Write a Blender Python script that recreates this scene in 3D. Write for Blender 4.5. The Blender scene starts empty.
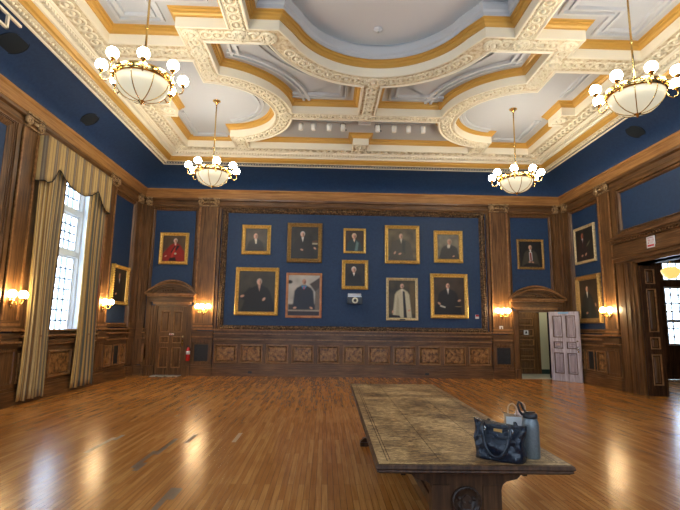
import bpy, bmesh, math, random
import numpy as np
from math import sin, cos, pi, radians, atan2, hypot, sqrt
from mathutils import Vector, Matrix
random.seed(7)
S = bpy.context.scene
COL = S.collection
# ------------------------------------------------------------------ camera
CAMH = 1.6
F_PX, PIT, YAW, ROLL = 463.98, 0.151144, 0.030652, 0.013492
fw = Vector((sin(YAW)*cos(PIT), cos(YAW)*cos(PIT), sin(PIT)))
rt = Vector((cos(YAW), -sin(YAW), 0)); up = rt.cross(fw)
r_ = rt*cos(ROLL) + up*sin(ROLL); u_ = -rt*sin(ROLL) + up*cos(ROLL)
cd = bpy.data.cameras.new('camera'); cam = bpy.data.objects.new('camera', cd); COL.objects.link(cam)
m = Matrix((r_, u_, -fw)).transposed().to_4x4(); m.translation = (0, 0, CAMH); cam.matrix_world = m
cd.sensor_width = 36; cd.lens = F_PX/680*36; cd.clip_start = .05; cd.clip_end = 200
S.camera = cam
# ------------------------------------------------------------------ world, daylight, exposure
w = bpy.data.worlds.new('sky'); S.world = w; w.use_nodes = True
bg = w.node_tree.nodes['Background']; bg.inputs[0].default_value = (.72, .86, 1, 1); bg.inputs[1].default_value = 9.0
S.view_settings.view_transform = 'Standard'; S.view_settings.look = 'None'
S.view_settings.exposure = 0.5; S.view_settings.gamma = 1; S.view_settings.use_curve_mapping = False
GLOBE = 52.0      # chandelier globes
BOWL = .38
SCON = 42.0       # wall sconce globes
def portal(name, loc, rot, sx, sy):
    l = bpy.data.lights.new(name, 'AREA'); l.shape = 'RECTANGLE'; l.size = sx; l.size_y = sy
    l.cycles.is_portal = True
    o = bpy.data.objects.new(name, l); o.location = loc; o.rotation_euler = rot; COL.objects.link(o)
# room reference planes (face of cornice and plinth)
XL, XR, YB, YF = -5.91, 7.80, 14.93, -1.53
XM, YM = .97, 6.70
WD = -.16   # depth of the painted wall face behind the reference plane
WINS = [(9.75, 12.1), (1.3, 3.65)]            # left wall windows (Y ranges)
FILL_WINS = [(-4.2, -1.9), (-.2, 2.1), (3.8, 6.1)]   # unseen windows added behind the camera for fill daylight
for a, b in WINS: portal('daylight_left', (-6.62, (a+b)/2, 3.28), (0, radians(-90), 0), 4.1, b-a)
for a, b in FILL_WINS: portal('fill_daylight_front', ((a+b)/2, YF-.7, 3.28), (radians(90), 0, 0), b-a, 4.1)

# ------------------------------------------------------------------ materials
def mat(name, col=(.5, .5, .5), rough=.5, metal=0, emit=None, es=0, spec=None, coat=0):
    m = bpy.data.materials.new(name); m.use_nodes = True
    b = m.node_tree.nodes['Principled BSDF']
    b.inputs['Base Color'].default_value = (*col, 1); b.inputs['Roughness'].default_value = rough
    b.inputs['Metallic'].default_value = metal
    if spec is not None: b.inputs['Specular IOR Level'].default_value = spec
    if coat: b.inputs['Coat Weight'].default_value = coat; b.inputs['Coat Roughness'].default_value = .15
    if emit: b.inputs['Emission Color'].default_value = (*emit, 1); b.inputs['Emission Strength'].default_value = es
    return m
def N(m, t, **k):
    n = m.node_tree.nodes.new(t)
    for a, v in k.items(): setattr(n, a, v)
    return n
def L(m, a, b): m.node_tree.links.new(a, b)
def ramp(m, fac, stops):
    n = N(m, 'ShaderNodeValToRGB'); e = n.color_ramp.elements
    while len(e) < len(stops): e.new(.5)
    for x, (p, c) in zip(e, stops): x.position = p; x.color = (*c, 1)
    L(m, fac, n.inputs[0]); return n.outputs[0]
def coords(m, scale, kind='Object'):
    t = N(m, 'ShaderNodeTexCoord'); mp = N(m, 'ShaderNodeMapping'); mp.inputs['Scale'].default_value = scale
    L(m, t.outputs[kind], mp.inputs[0]); return mp.outputs[0]
def bump(m, h, s=.3, d=.01):
    b = N(m, 'ShaderNodeBump'); b.inputs['Strength'].default_value = s; b.inputs['Distance'].default_value = d
    L(m, h, b.inputs['Height']); L(m, b.outputs[0], m.node_tree.nodes['Principled BSDF'].inputs['Normal'])
def bsdf(m): return m.node_tree.nodes['Principled BSDF']
def noise(m, vec, sc, det=4, rough=.6):
    n = N(m, 'ShaderNodeTexNoise'); n.inputs['Scale'].default_value = sc; n.inputs['Detail'].default_value = det
    n.inputs['Roughness'].default_value = rough; L(m, vec, n.inputs['Vector']); return n.outputs['Fac']
def noisy(name, stops, scale=(1, 1, 1), sc=5, rough=.5, bs=.2, bd=.004, metal=0, det=5):
    m = mat(name, rough=rough, metal=metal); v = coords(m, scale); f = noise(m, v, sc, det)
    L(m, ramp(m, f, stops), bsdf(m).inputs['Base Color']); bump(m, f, bs, bd); return m
def wood(name, scale, dark, mid, light, rough=.38):
    m = mat(name, rough=rough); v = coords(m, scale)
    f = noise(m, v, 2.2, 6, .65)
    v2 = coords(m, (1, 1, 1)); g = noise(m, v2, .9, 3)
    mx = N(m, 'ShaderNodeMath', operation='MULTIPLY_ADD'); L(m, g, mx.inputs[0]); mx.inputs[1].default_value = .35; L(m, f, mx.inputs[2])
    L(m, ramp(m, mx.outputs[0], [(.42, dark), (.62, mid), (.9, light)]), bsdf(m).inputs['Base Color'])
    bump(m, f, .25, .004); return m
DK, MD, LT = (.020, .008, .003), (.108, .048, .015), (.28, .14, .05)
WV = wood('oak_vertical', (14, 14, .7), DK, MD, LT)
WH = wood('oak_horizontal', (.7, .7, 16), DK, MD, LT)
WF = wood('oak_fascia_lit', (.6, .6, 14), (.17, .072, .018), (.34, .155, .042), (.52, .27, .09), .4)  # same oak; lamplight on the fascia put into a brighter, more orange colour
WC = noisy('carved_oak', [(.38, (.02, .009, .004)), (.5, (.16, .08, .03)), (.6, (.55, .36, .17))], (1, 1, 1), 18, .4, 1, .03)
WK = noisy('carved_frame_oak', [(.38, (.02, .009, .004)), (.5, (.11, .055, .022)), (.62, (.36, .23, .11))], (1, 1, 1), 22, .42, .8, .02)
WCAP = noisy('carved_capital_oak', [(.38, (.09, .045, .018)), (.58, (.46, .30, .14))], (1, 1, 1), 16, .38, .5, .01)
WL = wood('oak_moulding_edge', (5, 5, 5), (.11, .045, .014), (.28, .13, .045), (.44, .24, .09), .34)
WP = noisy('oak_panel_figure', [(.36, (.05, .018, .005)), (.5, (.27, .125, .036)), (.66, (.46, .25, .085))], (1.2, 1.2, 1), 9, .36, .3, .005)
BLUE = noisy('blue_paint', [(.3, (.010, .036, .100)), (.7, (.017, .055, .138))], (1, 1, 1), 14, .6, .5, .003)
CREAM = mat('cream_plaster', (.84, .77, .59), .5)
ORN = noisy('cream_relief', [(.3, (.74, .64, .42)), (.6, (.86, .79, .60))], (1, 1, 1), 30, .5, .3, .004)
BAND = noisy('relief_ground', [(.35, (.50, .37, .19)), (.55, (.74, .64, .43)), (.7, (.80, .72, .52))], (1, 1, 1), 13, .6, .8, .015)
GOLD = mat('ochre_gold_paint', (.56, .31, .06), .38, .15)
GREY = mat('grey_ceiling_paint', (.46, .475, .49), .6)
GREYL = mat('pale_grey_moulding', (.50, .515, .53), .45)
BRASS = mat('polished_brass', (.78, .52, .18), .18, 1)
GILT = noisy('gilt_frame', [(.3, (.40, .20, .04)), (.5, (.78, .50, .12)), (.75, (.95, .74, .30))], (1, 1, 1), 30, .35, .6, .008, .45)
GILTO = noisy('antique_gilt_frame', [(.35, (.16, .09, .03)), (.55, (.45, .28, .09)), (.8, (.75, .55, .25))], (1, 1, 1), 45, .4, 1, .015, .5)
PALEG = noisy('pale_gilt_frame', [(.3, (.45, .33, .16)), (.6, (.75, .62, .36))], (1, 1, 1), 20, .4, .4, .006, .3)
ORW = wood('orange_wood_frame', (3, 3, 3), (.28, .09, .025), (.45, .17, .05), (.6, .26, .09), .35)
BLACK = mat('black_plastic', (.012, .012, .014), .35)
GRILL = noisy('dark_grille', [(.4, (.008, .01, .012)), (.6, (.025, .03, .034))], (1, 1, 1), 80, .5, .5, .003)
WHITE = mat('white_paint', (.8, .8, .8), .45)
WWIN = mat('white_window_paint', (.72, .75, .8), .45)
RED = mat('red_enamel', (.55, .015, .012), .25)
SPK = mat('speaker_cloth', (.006, .011, .016), .9)
FROST = mat('opal_glass_globe', (.9, .88, .82), .3, emit=(1, .93, .8), es=GLOBE)
FROSTS = mat('opal_glass_sconce', (.9, .85, .75), .3, emit=(1, .72, .38), es=SCON)
BOWLM = mat('cream_glass_bowl', (.50, .46, .34), .25, emit=(1, .88, .62), es=BOWL)
GLASS = mat('window_glass', (1, 1, 1), .02)
nt = GLASS.node_tree; nt.nodes.clear()
o_ = nt.nodes.new('ShaderNodeOutputMaterial'); t_ = nt.nodes.new('ShaderNodeBsdfTransparent'); g_ = nt.nodes.new('ShaderNodeBsdfGlossy')
mx_ = nt.nodes.new('ShaderNodeMixShader'); mx_.inputs[0].default_value = .07; g_.inputs['Roughness'].default_value = .03
t_.inputs[0].default_value = (.93, .96, 1, 1)
nt.links.new(t_.outputs[0], mx_.inputs[1]); nt.links.new(g_.outputs[0], mx_.inputs[2]); nt.links.new(mx_.outputs[0], o_.inputs[0])

# floor boards: narrow oak strips running along Y
FLOOR = mat('oak_strip_floor', rough=.25); m = FLOOR
v = coords(m, (1, 1, 1)); rot = N(m, 'ShaderNodeMapping'); rot.inputs['Rotation'].default_value = (0, 0, pi/2); L(m, v, rot.inputs[0])
bt = N(m, 'ShaderNodeTexBrick'); L(m, rot.outputs[0], bt.inputs['Vector'])
for k, q in dict(Scale=1.0, **{'Mortar Size': .0014, 'Mortar Smooth': .2, 'Bias': 0, 'Brick Width': 1.15, 'Row Height': .058}).items(): bt.inputs[k].default_value = q
bt.offset = .37; bt.inputs['Color1'].default_value = (0, 0, 0, 1); bt.inputs['Color2'].default_value = (1, 1, 1, 1); bt.inputs['Mortar'].default_value = (.5, .5, .5, 1)
vg = coords(m, (20, .9, 1)); g1 = noise(m, vg, 2.0, 5, .5); g2 = noise(m, coords(m, (1, 1, 1)), .55, 3)
g1s = N(m, 'ShaderNodeMath', operation='MULTIPLY_ADD'); L(m, g1, g1s.inputs[0]); g1s.inputs[1].default_value = .55; g1s.inputs[2].default_value = .22
sp = N(m, 'ShaderNodeSeparateColor'); L(m, bt.outputs['Color'], sp.inputs[0])
a1 = N(m, 'ShaderNodeMath', operation='MULTIPLY_ADD'); L(m, sp.outputs[0], a1.inputs[0]); a1.inputs[1].default_value = .23; L(m, g1s.outputs[0], a1.inputs[2])
a2 = N(m, 'ShaderNodeMath', operation='MULTIPLY_ADD'); L(m, g2, a2.inputs[0]); a2.inputs[1].default_value = .3; L(m, a1.outputs[0], a2.inputs[2])
cr = ramp(m, a2.outputs[0], [(.40, (.23, .080, .015)), (.72, (.42, .168, .036)), (.92, (.58, .27, .075))])
mm = N(m, 'ShaderNodeMix', data_type='RGBA'); L(m, bt.outputs['Fac'], mm.inputs['Factor']); L(m, cr, mm.inputs['A']); mm.inputs['B'].default_value = (.06, .022, .008, 1)
L(m, mm.outputs['Result'], bsdf(m).inputs['Base Color'])
rr = N(m, 'ShaderNodeMapRange'); L(m, g1, rr.inputs[0]); rr.inputs[3].default_value = .12; rr.inputs[4].default_value = .30; L(m, rr.outputs[0], bsdf(m).inputs['Roughness'])
g3 = noise(m, coords(m, (16, 2.5, 1)), 1.6, 4)
hb = N(m, 'ShaderNodeMath', operation='MULTIPLY_ADD'); L(m, bt.outputs['Fac'], hb.inputs[0]); hb.inputs[1].default_value = -.5; L(m, g3, hb.inputs[2])
bump(m, hb.outputs[0], .16, .005)

TOP = mat('worn_table_veneer', rough=.42); m = TOP
f1 = noise(m, coords(m, (5, 20, 1)), 4.5, 8, .8); f2 = noise(m, coords(m, (1, 1, 1)), 2.2, 4)
a1 = N(m, 'ShaderNodeMath', operation='MULTIPLY_ADD'); L(m, f2, a1.inputs[0]); a1.inputs[1].default_value = .45; L(m, f1, a1.inputs[2])
L(m, ramp(m, a1.outputs[0], [(.60, (.035, .014, .004)), (.68, (.15, .072, .024)), (.75, (.42, .25, .09)), (.84, (.80, .58, .29))]), bsdf(m).inputs['Base Color']); bump(m, f1, .4, .004)
TWOOD = None
TWOOD = wood('dark_table_oak', (12, 12, .8), (.012, .006, .003), (.055, .023, .010), (.14, .065, .027), .5); bsdf(TWOOD).inputs['Specular IOR Level'].default_value = .2

# striped drapery: bands of ochre, brown, teal and red by distance along the cloth
def drapery(name, mult, c):
    m = mat(name, rough=.85)
    t = N(m, 'ShaderNodeUVMap'); s = N(m, 'ShaderNodeSeparateXYZ'); L(m, t.outputs[0], s.inputs[0])
    fr = N(m, 'ShaderNodeMath', operation='FRACT'); mu = N(m, 'ShaderNodeMath', operation='MULTIPLY'); mu.inputs[1].default_value = mult
    L(m, s.outputs[0], mu.inputs[0]); L(m, mu.outputs[0], fr.inputs[0])
    o = ramp(m, fr.outputs[0], c); m.node_tree.nodes[-1]
    for n in m.node_tree.nodes:
        if n.type == 'VALTORGB': n.color_ramp.interpolation = 'CONSTANT'
    f = noise(m, coords(m, (30, 30, 3)), 4, 3)
    x = N(m, 'ShaderNodeMix', data_type='RGBA', blend_type='MULTIPLY'); x.inputs['Factor'].default_value = .35
    L(m, o, x.inputs['A']); L(m, f, x.inputs['B']); L(m, x.outputs['Result'], bsdf(m).inputs['Base Color']); return m
DRAPE = drapery('striped_drapery', 4.2, [(0, (.68, .46, .16)), (.14, (.36, .22, .09)), (.22, (.72, .53, .24)), (.34, (.20, .16, .11)), (.42, (.30, .25, .16)), (.52, (.60, .42, .17)), (.64, (.34, .08, .05)), (.69, (.64, .48, .24)), (.8, (.30, .20, .10)), (.88, (.16, .16, .13))])
VAL = drapery('striped_valance', 1.0, [(0, (.66, .47, .19)), (.22, (.40, .28, .13)), (.28, (.66, .47, .19)), (.5, (.22, .17, .12)), (.6, (.34, .27, .18)), (.7, (.22, .17, .12)), (.78, (.55, .34, .12)), (.84, (.36, .25, .12))])

# ------------------------------------------------------------------ mesh builder
class MB:
    def __init__(s, tf=None): s.v = []; s.f = []; s.mi = []; s.sm = []; s.tf = tf; s.uv = None
    def add(s, vs, fs, mi=0, sm=False):
        o = len(s.v); s.v += [tuple(p) for p in vs]
        for f in fs: s.f.append(tuple(i+o for i in f)); s.mi.append(mi); s.sm.append(sm)
        return s
    def box(s, x0, x1, y0, y1, z0, z1, mi=0):
        v = [(x, y, z) for x in (x0, x1) for y in (y0, y1) for z in (z0, z1)]
        return s.add(v, [(0, 1, 3, 2), (4, 6, 7, 5), (0, 4, 5, 1), (2, 3, 7, 6), (0, 2, 6, 4), (1, 5, 7, 3)], mi)
    def bev(s, x0, x1, y0, y1, z0, z1, b=.01, mi=0):     # raised panel facing -y with chamfered edge
        v = [(x0, y1, z0), (x1, y1, z0), (x1, y1, z1), (x0, y1, z1), (x0+b, y0, z0+b), (x1-b, y0, z0+b), (x1-b, y0, z1-b), (x0+b, y0, z1-b)]
        return s.add(v, [(0, 1, 5, 4), (1, 2, 6, 5), (2, 3, 7, 6), (3, 0, 4, 7), (4, 5, 6, 7), (3, 2, 1, 0)], mi)
    def lathe(s, prof, c=(0, 0, 0), n=16, mi=0, axis='z', sm=True):
        v = []; f = []; k = len(prof)
        for i in range(n):
            a = 2*pi*i/n
            for r, z in prof:
                p = (r*cos(a), r*sin(a), z)
                if axis == 'y': p = (p[0], -p[2], p[1])
                if axis == 'x': p = (p[2], p[0], p[1])
                v.append((c[0]+p[0], c[1]+p[1], c[2]+p[2]))
        for i in range(n):
            j = (i+1) % n
            for q in range(k-1): f.append((i*k+q, j*k+q, j*k+q+1, i*k+q+1))
        f.append(tuple(i*k for i in range(n))[::-1]); f.append(tuple(i*k+k-1 for i in range(n)))
        return s.add(v, f, mi, sm)
    def ball(s, c, r, n=12, m=8, mi=0, sc=(1, 1, 1)):
        v = []; f = []
        for j in range(1, m):
            t = pi*j/m
            for i in range(n):
                a = 2*pi*i/n; v.append((c[0]+r*sc[0]*sin(t)*cos(a), c[1]+r*sc[1]*sin(t)*sin(a), c[2]+r*sc[2]*cos(t)))
        v += [(c[0], c[1], c[2]+r*sc[2]), (c[0], c[1], c[2]-r*sc[2])]; T = len(v)-2
        for j in range(m-2):
            for i in range(n): k = (i+1) % n; f.append((j*n+i, (j+1)*n+i, (j+1)*n+k, j*n+k))
        for i in range(n): k = (i+1) % n; f.append((T, i, k)); f.append((T+1, (m-2)*n+k, (m-2)*n+i))
        return s.add(v, f, mi, True)
    def tube(s, pts, r, n=8, mi=0, closed=False, flat=None):
        P = [Vector(p) for p in pts]; v = []; f = []; K = len(P)
        nrm = None
        for i, p in enumerate(P):
            a = P[(i-1) % K] if (i or closed) else p; b = P[(i+1) % K] if (i < K-1 or closed) else p
            t = (b-a).normalized()
            if nrm is None:
                nrm = Vector((0, 0, 1)) if abs(t.z) < .9 else Vector((1, 0, 0))
            nrm = (nrm - t*nrm.dot(t)).normalized(); bi = t.cross(nrm)
            rr = r[i] if isinstance(r, (list, tuple)) else r
            ra, rb = (rr, rr) if flat is None else (rr, rr*flat)
            for q in range(n):
                an = 2*pi*q/n; v.append(p + nrm*cos(an)*ra + bi*sin(an)*rb)
        for i in range(K if closed else K-1):
            j = (i+1) % K
            for q in range(n): k = (q+1) % n; f.append((i*n+q, i*n+k, j*n+k, j*n+q))
        if not closed: f.append(tuple(range(n))[::-1]); f.append(tuple((K-1)*n+q for q in range(n)))
        return s.add(v, f, mi, True)
    def torus(s, c, R, r, n=14, m=6, mi=0, sz=1.0):
        v = []; f = []
        for i in range(n):
            a = 2*pi*i/n
            for j in range(m):
                b = 2*pi*j/m; v.append((c[0]+(R+r*cos(b))*cos(a), c[1]+(R+r*cos(b))*sin(a), c[2]+r*sz*sin(b)))
        for i in range(n):
            for j in range(m): f.append((i*m+j, ((i+1) % n)*m+j, ((i+1) % n)*m+(j+1) % m, i*m+(j+1) % m))
        return s.add(v, f, mi, True)
    def prism(s, poly, y0, y1, mi=0):                    # polygon in (x,z) extruded in y
        n = len(poly); v = [(x, y0, z) for x, z in poly] + [(x, y1, z) for x, z in poly]
        f = [tuple(range(n)), tuple(range(2*n-1, n-1, -1))] + [(i, (i+1) % n, n+(i+1) % n, n+i) for i in range(n)]
        return s.add(v, f, mi)
    def slab(s, poly, z0, z1, mi=0):                     # polygon in (x,y) extruded in z
        n = len(poly); v = [(x, y, z0) for x, y in poly] + [(x, y, z1) for x, y in poly]
        f = [tuple(range(n)), tuple(range(2*n-1, n-1, -1))] + [(i, (i+1) % n, n+(i+1) % n, n+i) for i in range(n)]
        return s.add(v, f, mi)
    def frame(s, x0, x1, z0, z1, prof, mi=0):            # mitred frame; prof = [(inset from outer edge, y)]
        v = []; f = []; k = len(prof)
        for cx, cz, sx, sz in ((x0, z0, 1, 1), (x1, z0, -1, 1), (x1, z1, -1, -1), (x0, z1, 1, -1)):
            for i, y in prof: v.append((cx+sx*i, y, cz+sz*i))
        for i in range(4):
            j = (i+1) % 4
            for q in range(k-1): f.append((i*k+q, j*k+q, j*k+q+1, i*k+q+1))
        return s.add(v, f, mi)
    def sweep(s, path, prof, closed=False, mi=0, mis=None, sm=False):   # plan path (x,y), prof [(offset left, z)]
        O = offsets(path, closed); v = []; f = []; k = len(prof); n = len(path)
        for (x, y), (ox, oy) in zip(path, O):
            for d, z in prof: v.append((x+ox*d, y+oy*d, z))
        o = len(s.v); s.v += v
        for i in range(n if closed else n-1):
            j = (i+1) % n
            for q in range(k-1):
                s.f.append((o+i*k+q, o+j*k+q, o+j*k+q+1, o+i*k+q+1)); s.mi.append(mis[q] if mis else mi); s.sm.append(sm)
        if not closed:
            s.f.append(tuple(o+q for q in range(k))); s.mi.append(mi); s.sm.append(False)
            s.f.append(tuple(o+(n-1)*k+q for q in range(k))[::-1]); s.mi.append(mi); s.sm.append(False)
        return s
    def build(s, name, mats, parent=None, loc=None, rz=None, recalc=True, **tags):
        me = bpy.data.meshes.new(name)
        vs = [s.tf(*p) for p in s.v] if s.tf else s.v
        me.from_pydata([tuple(p) for p in vs], [], s.f)
        for mm_ in (mats if isinstance(mats, (list, tuple)) else [mats]): me.materials.append(mm_)
        me.polygons.foreach_set('material_index', s.mi); me.polygons.foreach_set('use_smooth', s.sm)
        if s.uv is not None:
            l = me.uv_layers.new(name='UVMap')
            for lp in me.loops: l.data[lp.index].uv = s.uv[lp.vertex_index]
        if recalc:
            b = bmesh.new(); b.from_mesh(me); bmesh.ops.recalc_face_normals(b, faces=b.faces); b.to_mesh(me); b.free()
        o = bpy.data.objects.new(name, me); COL.objects.link(o)
        if parent: o.parent = parent
        if loc is not None: o.location = loc
        if rz is not None: o.rotation_euler = (0, 0, rz)
        for a, b in tags.items(): o[a] = b
        return o
def offsets(path, closed):
    n = len(path); out = []
    for i in range(n):
        p = path[i]; a = path[i-1] if (i or closed) else None; b = path[(i+1) % n] if (i < n-1 or closed) else None
        ns = []
        for q, r in ((a, p), (p, b)):
            if q is None or r is None: continue
            dx, dy = r[0]-q[0], r[1]-q[1]; l = hypot(dx, dy) or 1; ns.append((-dy/l, dx/l))
        if len(ns) == 1: out.append(ns[0]); continue
        mx, my = ns[0][0]+ns[1][0], ns[0][1]+ns[1][1]; l = hypot(mx, my) or 1; mx /= l; my /= l
        c = max(.3, mx*ns[0][0]+my*ns[0][1]); out.append((mx/c, my/c))
    return out
def arc(cx, cy, r, a0, a1, n=24): return [(cx+r*cos(radians(a0+(a1-a0)*i/n)), cy+r*sin(radians(a0+(a1-a0)*i/n))) for i in range(n+1)]
def thing(name, label, cat, loc, rz=0, group=None):
    o = bpy.data.objects.new(name, None); COL.objects.link(o); o.location = loc; o.rotation_euler = (0, 0, rz); o.empty_display_size = .1
    o['label'] = label; o['category'] = cat
    if group: o['group'] = group
    return o
ST = dict(kind='structure')
# wall-local builders: x along the wall, y = depth behind reference plane (negative = into the room), z up
TFL = lambda x, y, z: (XL-y, x, z)
TFR = lambda x, y, z: (XR+y, x, z)
TFB = lambda x, y, z: (x, YB+y, z)
TFF = lambda x, y, z: (x, YF-y, z)
TF = dict(left=TFL, right=TFR, back=TFB, front=TFF)
RZ = dict(left=pi/2, right=-pi/2, back=0, front=pi)
def wallpt(side, u, y, z): return TF[side](u, y, z)
D = .16   # wall face depth

# ------------------------------------------------------------------ floor, walls
MB().box(-6.6, 8.12, -2.2, 15.4, -.1, 0).build('floor', FLOOR, **ST)
def wall(side, a, b, holes, H=6.05, T=.45):
    mb = MB(TF[side]); u = a
    for (h0, h1, z0, z1) in sorted(holes):
        mb.box(u, h0, D, D+T, 0, H)
        if z0 > 0: mb.box(h0, h1, D, D+T, 0, z0)
        mb.box(h0, h1, D, D+T, z1, H); u = h1
    mb.box(u, b, D, D+T, 0, H)
    return mb.build('wall_'+side, BLUE, **ST)
DL = (-5.31, -4.41, 2.14)     # left back door opening
DR = (6.3, 7.42, 2.14)        # right back door opening
RO = (9.55, 11.5, 3.28)       # wide doorway in the right wall
wall('left', -2.2, 15.4, [(a, b, 1.22, 5.38) for a, b in WINS])
wall('right', -2.2, 15.4, [(RO[0], RO[1], 0, RO[2])], T=.32)
wall('back', -6.07, 7.96, [(DL[0], DL[1], 0, DL[2]), (DR[0], DR[1], 0, DR[2])], T=.3)
wall('front', -6.07, 7.96, [(a, b, 1.22, 5.38) for a, b in FILL_WINS])
# coved blue frieze
RECT = [(XL, YF), (XR, YF), (XR, YB), (XL, YB)]
cove = [(-.16, 5.9)] + [(-.16+.93*(1-cos(radians(t))), 5.96+.66*sin(radians(t))**1.0) for t in range(0, 91, 9)] + [(.78, 6.63)]
MB().sweep(RECT, cove, True, sm=True).build('trim_1', BLUE, **ST)
# wooden cornice around the room
corn = [(-.17, 5.37), (-.10, 5.37), (-.09, 5.42), (-.06, 5.46), (-.06, 5.52), (-.09, 5.53), (-.09, 5.60), (-.03, 5.63), (-.02, 5.68), (-.0, 5.69), (0, 5.90), (.03, 5.93), (.03, 5.98), (-.17, 5.98)]
MB().sweep(RECT, corn, True, mis=[0, 0, 0, 0, 0, 0, 0, 0, 1, 1, 1, 1, 1]).build('trim_2', [WH, WF], **ST)

# ------------------------------------------------------------------ ceiling
ZS, ZC, ZP = 6.9, 7.07, 7.2
mirx = lambda P: [(2*XM-x, y) for x, y in P][::-1]
miry = lambda P: [(x, 2*YM-y) for x, y in P][::-1]
mc = (-2.84, 11.16)
P1 = [(-4.22, 8.86), (-2.79, 8.86)] + arc(*mc, 1.47, -88, 88, 40) + [(-2.79, 13.45), (-4.22, 13.45), (-4.22, 11.44), (-3.88, 11.44), (-3.88, 10.74), (-4.22, 10.74)]
P2 = [(-2.35, 8.2)] + arc(.97, 7.42, 2.28, 160, 95.8, 22) + [(.74, 11.05), (-.92, 11.05)] + arc(*mc, 1.92, -3.3, -75.2, 24)
P3 = [(-.937, 11.42), (2.877, 11.42)] + mirx(arc(*mc, 1.92, 76.5, 7.8, 20)) + [(4.29, 13.45), (1.2, 13.45), (1.2, 13.0), (.74, 13.0), (.74, 13.45), (-2.35, 13.45)] + arc(*mc, 1.92, 75.2, 9, 20)
P4 = [(-4.22, 2*YM-8.29), (-2.79, 2*YM-8.29), (-2.79, 2*YM-7.72), (-1.86, 2*YM-7.72), (-1.86, 7.72), (-2.79, 7.72), (-2.79, 8.29), (-4.22, 8.29)]
ar = arc(.97, 7.42, 1.8, 22, 158, 40)
up_ = [(3.4, 7.72), (2.86, 7.72)] + [p for p in ar if -.85 < p[0] < 2.79 and p[1] > 7.75] + [(-.92, 7.72), (-1.46, 7.72)]
P5 = up_ + miry(up_)[::-1][::-1]
def area(P): return sum(P[i][0]*P[(i+1) % len(P)][1]-P[(i+1) % len(P)][0]*P[i][1] for i in range(len(P)))/2
pans = [P1, mirx(P1), miry(P1), miry(mirx(P1)), P2, mirx(P2), miry(P2), miry(mirx(P2)), P3, miry(P3), P4, mirx(P4)]
pans = [P if area(P) > 0 else P[::-1] for P in pans]
if area(P5) < 0: P5 = P5[::-1]
def off(P, d): return [(x+ox*d, y+oy*d) for (x, y), (ox, oy) in zip(P, offsets(P, True))]
pan = MB()
for P in pans:
    Q = off(P, .12); pan.slab(Q, ZP, ZP+.02)
Q5 = off(P5, .16); pan.slab([(-2, 3), (4, 3), (4, 10.4), (-2, 10.4)], 7.6, 7.62, 1)

ceiling = pan.build('ceiling', [GREY, mat('dome_paint', (.74, .73, .71), .6)], **ST)
# soffit of the beams with holes for every coffer
b = bmesh.new()
IN = .55
outer = [(-5.2+IN, -.93+IN), (7.15-IN, -.93+IN), (7.15-IN, 14.33-IN), (-5.2+IN, 14.33-IN)]
for P in [outer]+pans+[P5]:
    vs = [b.verts.new((x, y, ZS)) for x, y in P]
    for i in range(len(vs)): b.edges.new((vs[i], vs[(i+1) % len(vs)]))
bmesh.ops.triangle_fill(b, use_beauty=True, use_dissolve=False, edges=b.edges[:])
me = bpy.data.meshes.new('beam_soffit'); b.to_mesh(me); b.free(); me.materials.append(BAND)
so = bpy.data.objects.new('beam_soffit', me); COL.objects.link(so); so.parent = ceiling
side = MB(); gold = MB(); mould = MB(); bead = MB()
for P in pans+[P5]:
    side.sweep(P, [(0, ZS), (0, ZC)], True, sm=False)
    bead.sweep(P, [(0, ZS+.002), (0, ZS-.025), (-.03, ZS-.03), (-.045, ZS-.005), (-.06, ZS+.002)], True)
    gold.sweep(P, [(0, ZC), (.025, ZC), (.03, ZC+.02), (.055, ZC+.045), (.065, ZC+.08), (.10, ZC+.09), (.105, ZC+.12), (.13, ZP), (.12, ZP+.01)], True)
for P in [P2, mirx(P2), miry(P2), miry(mirx(P2)), P4, mirx(P4)]:
    if area(P) < 0: P = P[::-1]
    mould.sweep(P, [(.28, ZP), (.28, ZP-.05), (.34, ZP-.06), (.35, ZP-.01), (.41, ZP-.01), (.41, ZP-.055), (.47, ZP-.06), (.48, ZP)], True)
PR = [(0, ZP), (0, ZP-.05), (.055, ZP-.06), (.06, ZP-.01), (.11, ZP-.01), (.11, ZP-.05), (.16, ZP-.055), (.17, ZP)]
def strip(path, fl):
    for fx, fy in ((0, 0), (1, 0), (0, 1), (1, 1)):
        Q = [(2*XM-x if fx else x, 2*YM-y if fy else y) for x, y in path]; mould.sweep(Q, PR, False)
strip(arc(*mc, 1.2, -82, 82, 36), 0)
strip([(-3.0, 9.12), (-3.85, 9.12), (-3.85, 10.4)], 0); strip([(-3.85, 11.75), (-3.85, 13.15), (-3.0, 13.15)], 0)
for x0, x1 in ((-.6, .5), (1.45, 2.55)):
    for fy in (0, 1): mould.sweep([(x0, 2*YM-11.75 if fy else 11.75), (x1, 2*YM-11.75 if fy else 11.75)], PR, False)
mould.sweep([(x, y) for x, y in P5], [(.12, ZP), (.15, ZP), (.15, ZP+.07), (.18, ZP+.10), (.19, ZP+.24), (.18, ZP+.26), (.05, ZP+.27), (.0, ZP+.45)], True)
side.build('beam_side', CREAM, ceiling); gold.build('gold_moulding', GOLD, ceiling)
mould.build('panel_moulding', GREYL, ceiling); bead.build('beam_edge_bead', CREAM, ceiling)
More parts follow.
